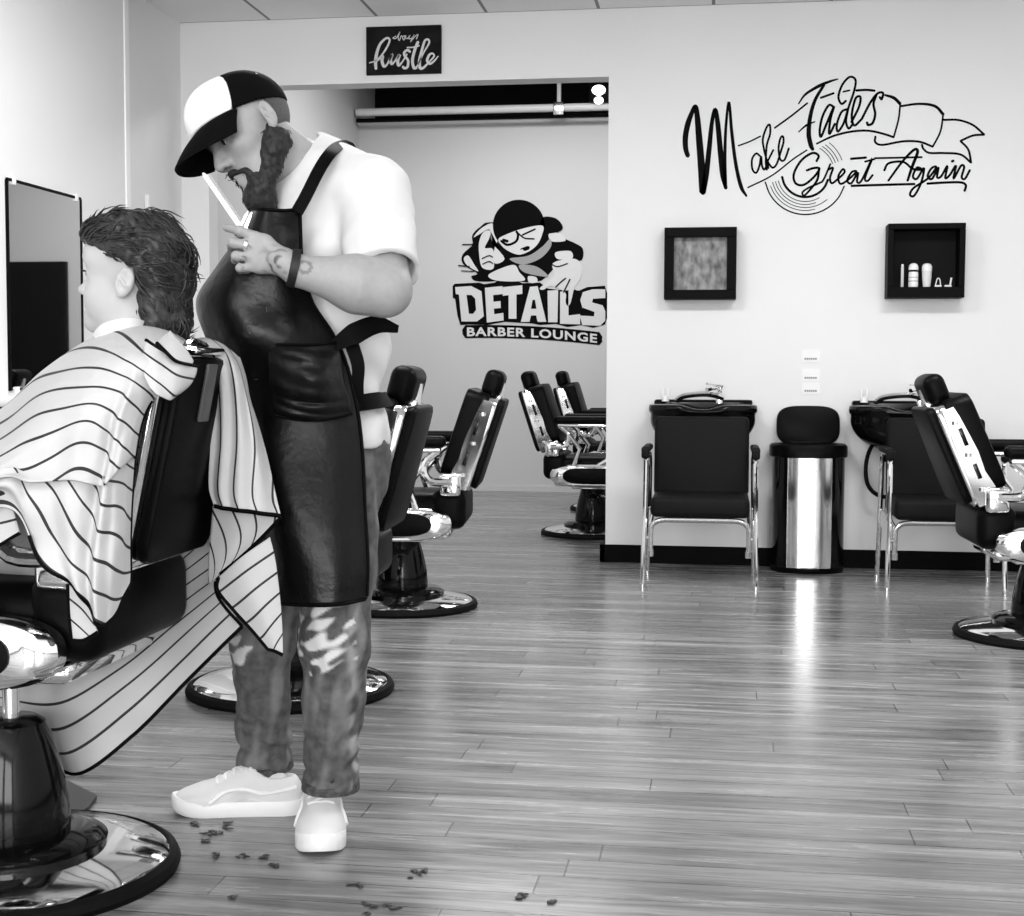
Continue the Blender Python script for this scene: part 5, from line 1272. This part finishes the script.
# part folded over the top of the chair back
D_rows = [[(146, 340, 2.55), (164, 352, 2.535), (180, 362, 2.535), (197, 367, 2.60)], [(143, 357, 2.515), (160, 368, 2.50), (176, 376, 2.51), (196, 374, 2.58)], [(144, 374, 2.49), (160, 385, 2.488), (174, 391, 2.50), (190, 385, 2.56)], [(152, 391, 2.48), (162, 397, 2.485), (170, 400, 2.50), (178, 395, 2.53)]]
fold, PD = cloth('cape_fold', D_rows, .036, 'u', 24, 30, lambda u, v: .004*np.sin(v*9), .35)
piping('cape_hem', PD[0], fold)
nb, PN = cloth('neck_band', [[(157, 343, 2.54), (165, 351, 2.52), (176, 361, 2.52), (191, 365, 2.56)], [(163, 337, 2.58), (172, 345, 2.55), (183, 355, 2.55), (193, 362, 2.57)], [(170, 331, 2.62), (178, 340, 2.59), (187, 351, 2.58), (193, 361, 2.58)]], 9.0, 'v', 12, 20, None, .5)
piping('cape_hem', PN[0], nb)
# over the far corner of the chair back and down
Bd = [[(186, 343, 2.955), (203, 338, 2.935), (222, 344, 2.925), (240, 358, 2.935)], [(199, 349, 2.885), (214, 349, 2.875), (231, 358, 2.870), (246, 378, 2.905)], [(206, 368, 2.870), (222, 370, 2.855), (238, 378, 2.850), (250, 400, 2.895)],
      [(209, 400, 2.870), (226, 402, 2.855), (243, 408, 2.850), (258, 426, 2.895)], [(211, 440, 2.880), (227, 442, 2.855), (248, 446, 2.845), (267, 458, 2.895)], [(209, 485, 2.890), (225, 488, 2.855), (250, 492, 2.845), (276, 497, 2.890)], [(214, 506, 2.885), (229, 509, 2.850), (252, 512, 2.840), (281, 516, 2.885)]]
dr, PB = cloth('side_drape', Bd, .036, 'v', 60, 50, lambda u, v: .006*np.sin(v*22+u*3)*np.clip(u*2, 0, 1), .35)
piping('cape_hem', PB[-1], dr, .005)
d2, P2 = cloth('drape_fold', [[(213, 506, 2.910), (248, 512, 2.880), (281, 517, 2.910)], [(211, 530, 2.915), (240, 534, 2.890), (262, 537, 2.905)], [(209, 556, 2.920), (228, 556, 2.900), (242, 556, 2.905)], [(209, 584, 2.925), (214, 580, 2.915), (220, 574, 2.910)]], 4.2, 'v', 30, 30, None, .2, uvf=lambda u, v: v*.75-u*.55)
piping('cape_hem', P2[:, -1], d2, .004)
d3, P3 = cloth('drape_tail', [[(219, 577, 2.895), (243, 556, 2.880), (270, 537, 2.895)], [(218, 590, 2.895), (246, 572, 2.875), (275, 558, 2.890)], [(232, 608, 2.895), (254, 594, 2.875), (279, 588, 2.890)], [(252, 630, 2.895), (266, 622, 2.880), (282, 622, 2.890)], [(268, 649, 2.895), (275, 651, 2.890), (283, 655, 2.890)]], .042, 'u', 40, 30, None, .3)
piping('cape_hem', P3[:, 0], d3, .004); piping('cape_hem', P3[-1], d3, .004)
# the far flap hanging behind the seat
Cr = [[(-90, 640, 3.12), (0, 628, 3.10), (60, 612, 3.10), (120, 588, 3.09), (170, 560, 3.08), (212, 520, 3.06)],
      [(-80, 655, 3.12), (0, 645, 3.11), (62, 640, 3.10), (118, 615, 3.09), (170, 580, 3.08), (215, 545, 3.06)],
      [(-60, 672, 3.12), (5, 672, 3.11), (62, 668, 3.09), (118, 640, 3.08), (170, 602, 3.07), (216, 570, 3.06)],
      [(-30, 690, 3.12), (15, 700, 3.10), (62, 700, 3.08), (118, 668, 3.07), (172, 625, 3.06), (217, 590, 3.05)],
      [(0, 705, 3.11), (28, 725, 3.09), (66, 738, 3.08), (125, 697, 3.07), (180, 648, 3.06), (225, 606, 3.05)],
      [(8, 712, 3.10), (40, 748, 3.09), (78, 773, 3.08), (132, 736, 3.07), (190, 678, 3.06), (243, 626, 3.05)]]
rd, PC = cloth('rear_drape', Cr, 7.6, 'u', 60, 70, lambda u, v: .010*np.sin(v*11+u*4)+.004*np.sin(u*13-v*25), .4, uvf=lambda u, v: u)
piping('cape_hem', PC[-1], rd, .0042); piping('cape_hem', [PC[i][-1] for i in range(30, 60)], rd)
ribbon('neck_strip', [(97, 338, 2.80), (104, 330, 2.775), (118, 325, 2.77), (134, 324, 2.79), (148, 328, 2.83)], .022, 'cotton', kid, .006)
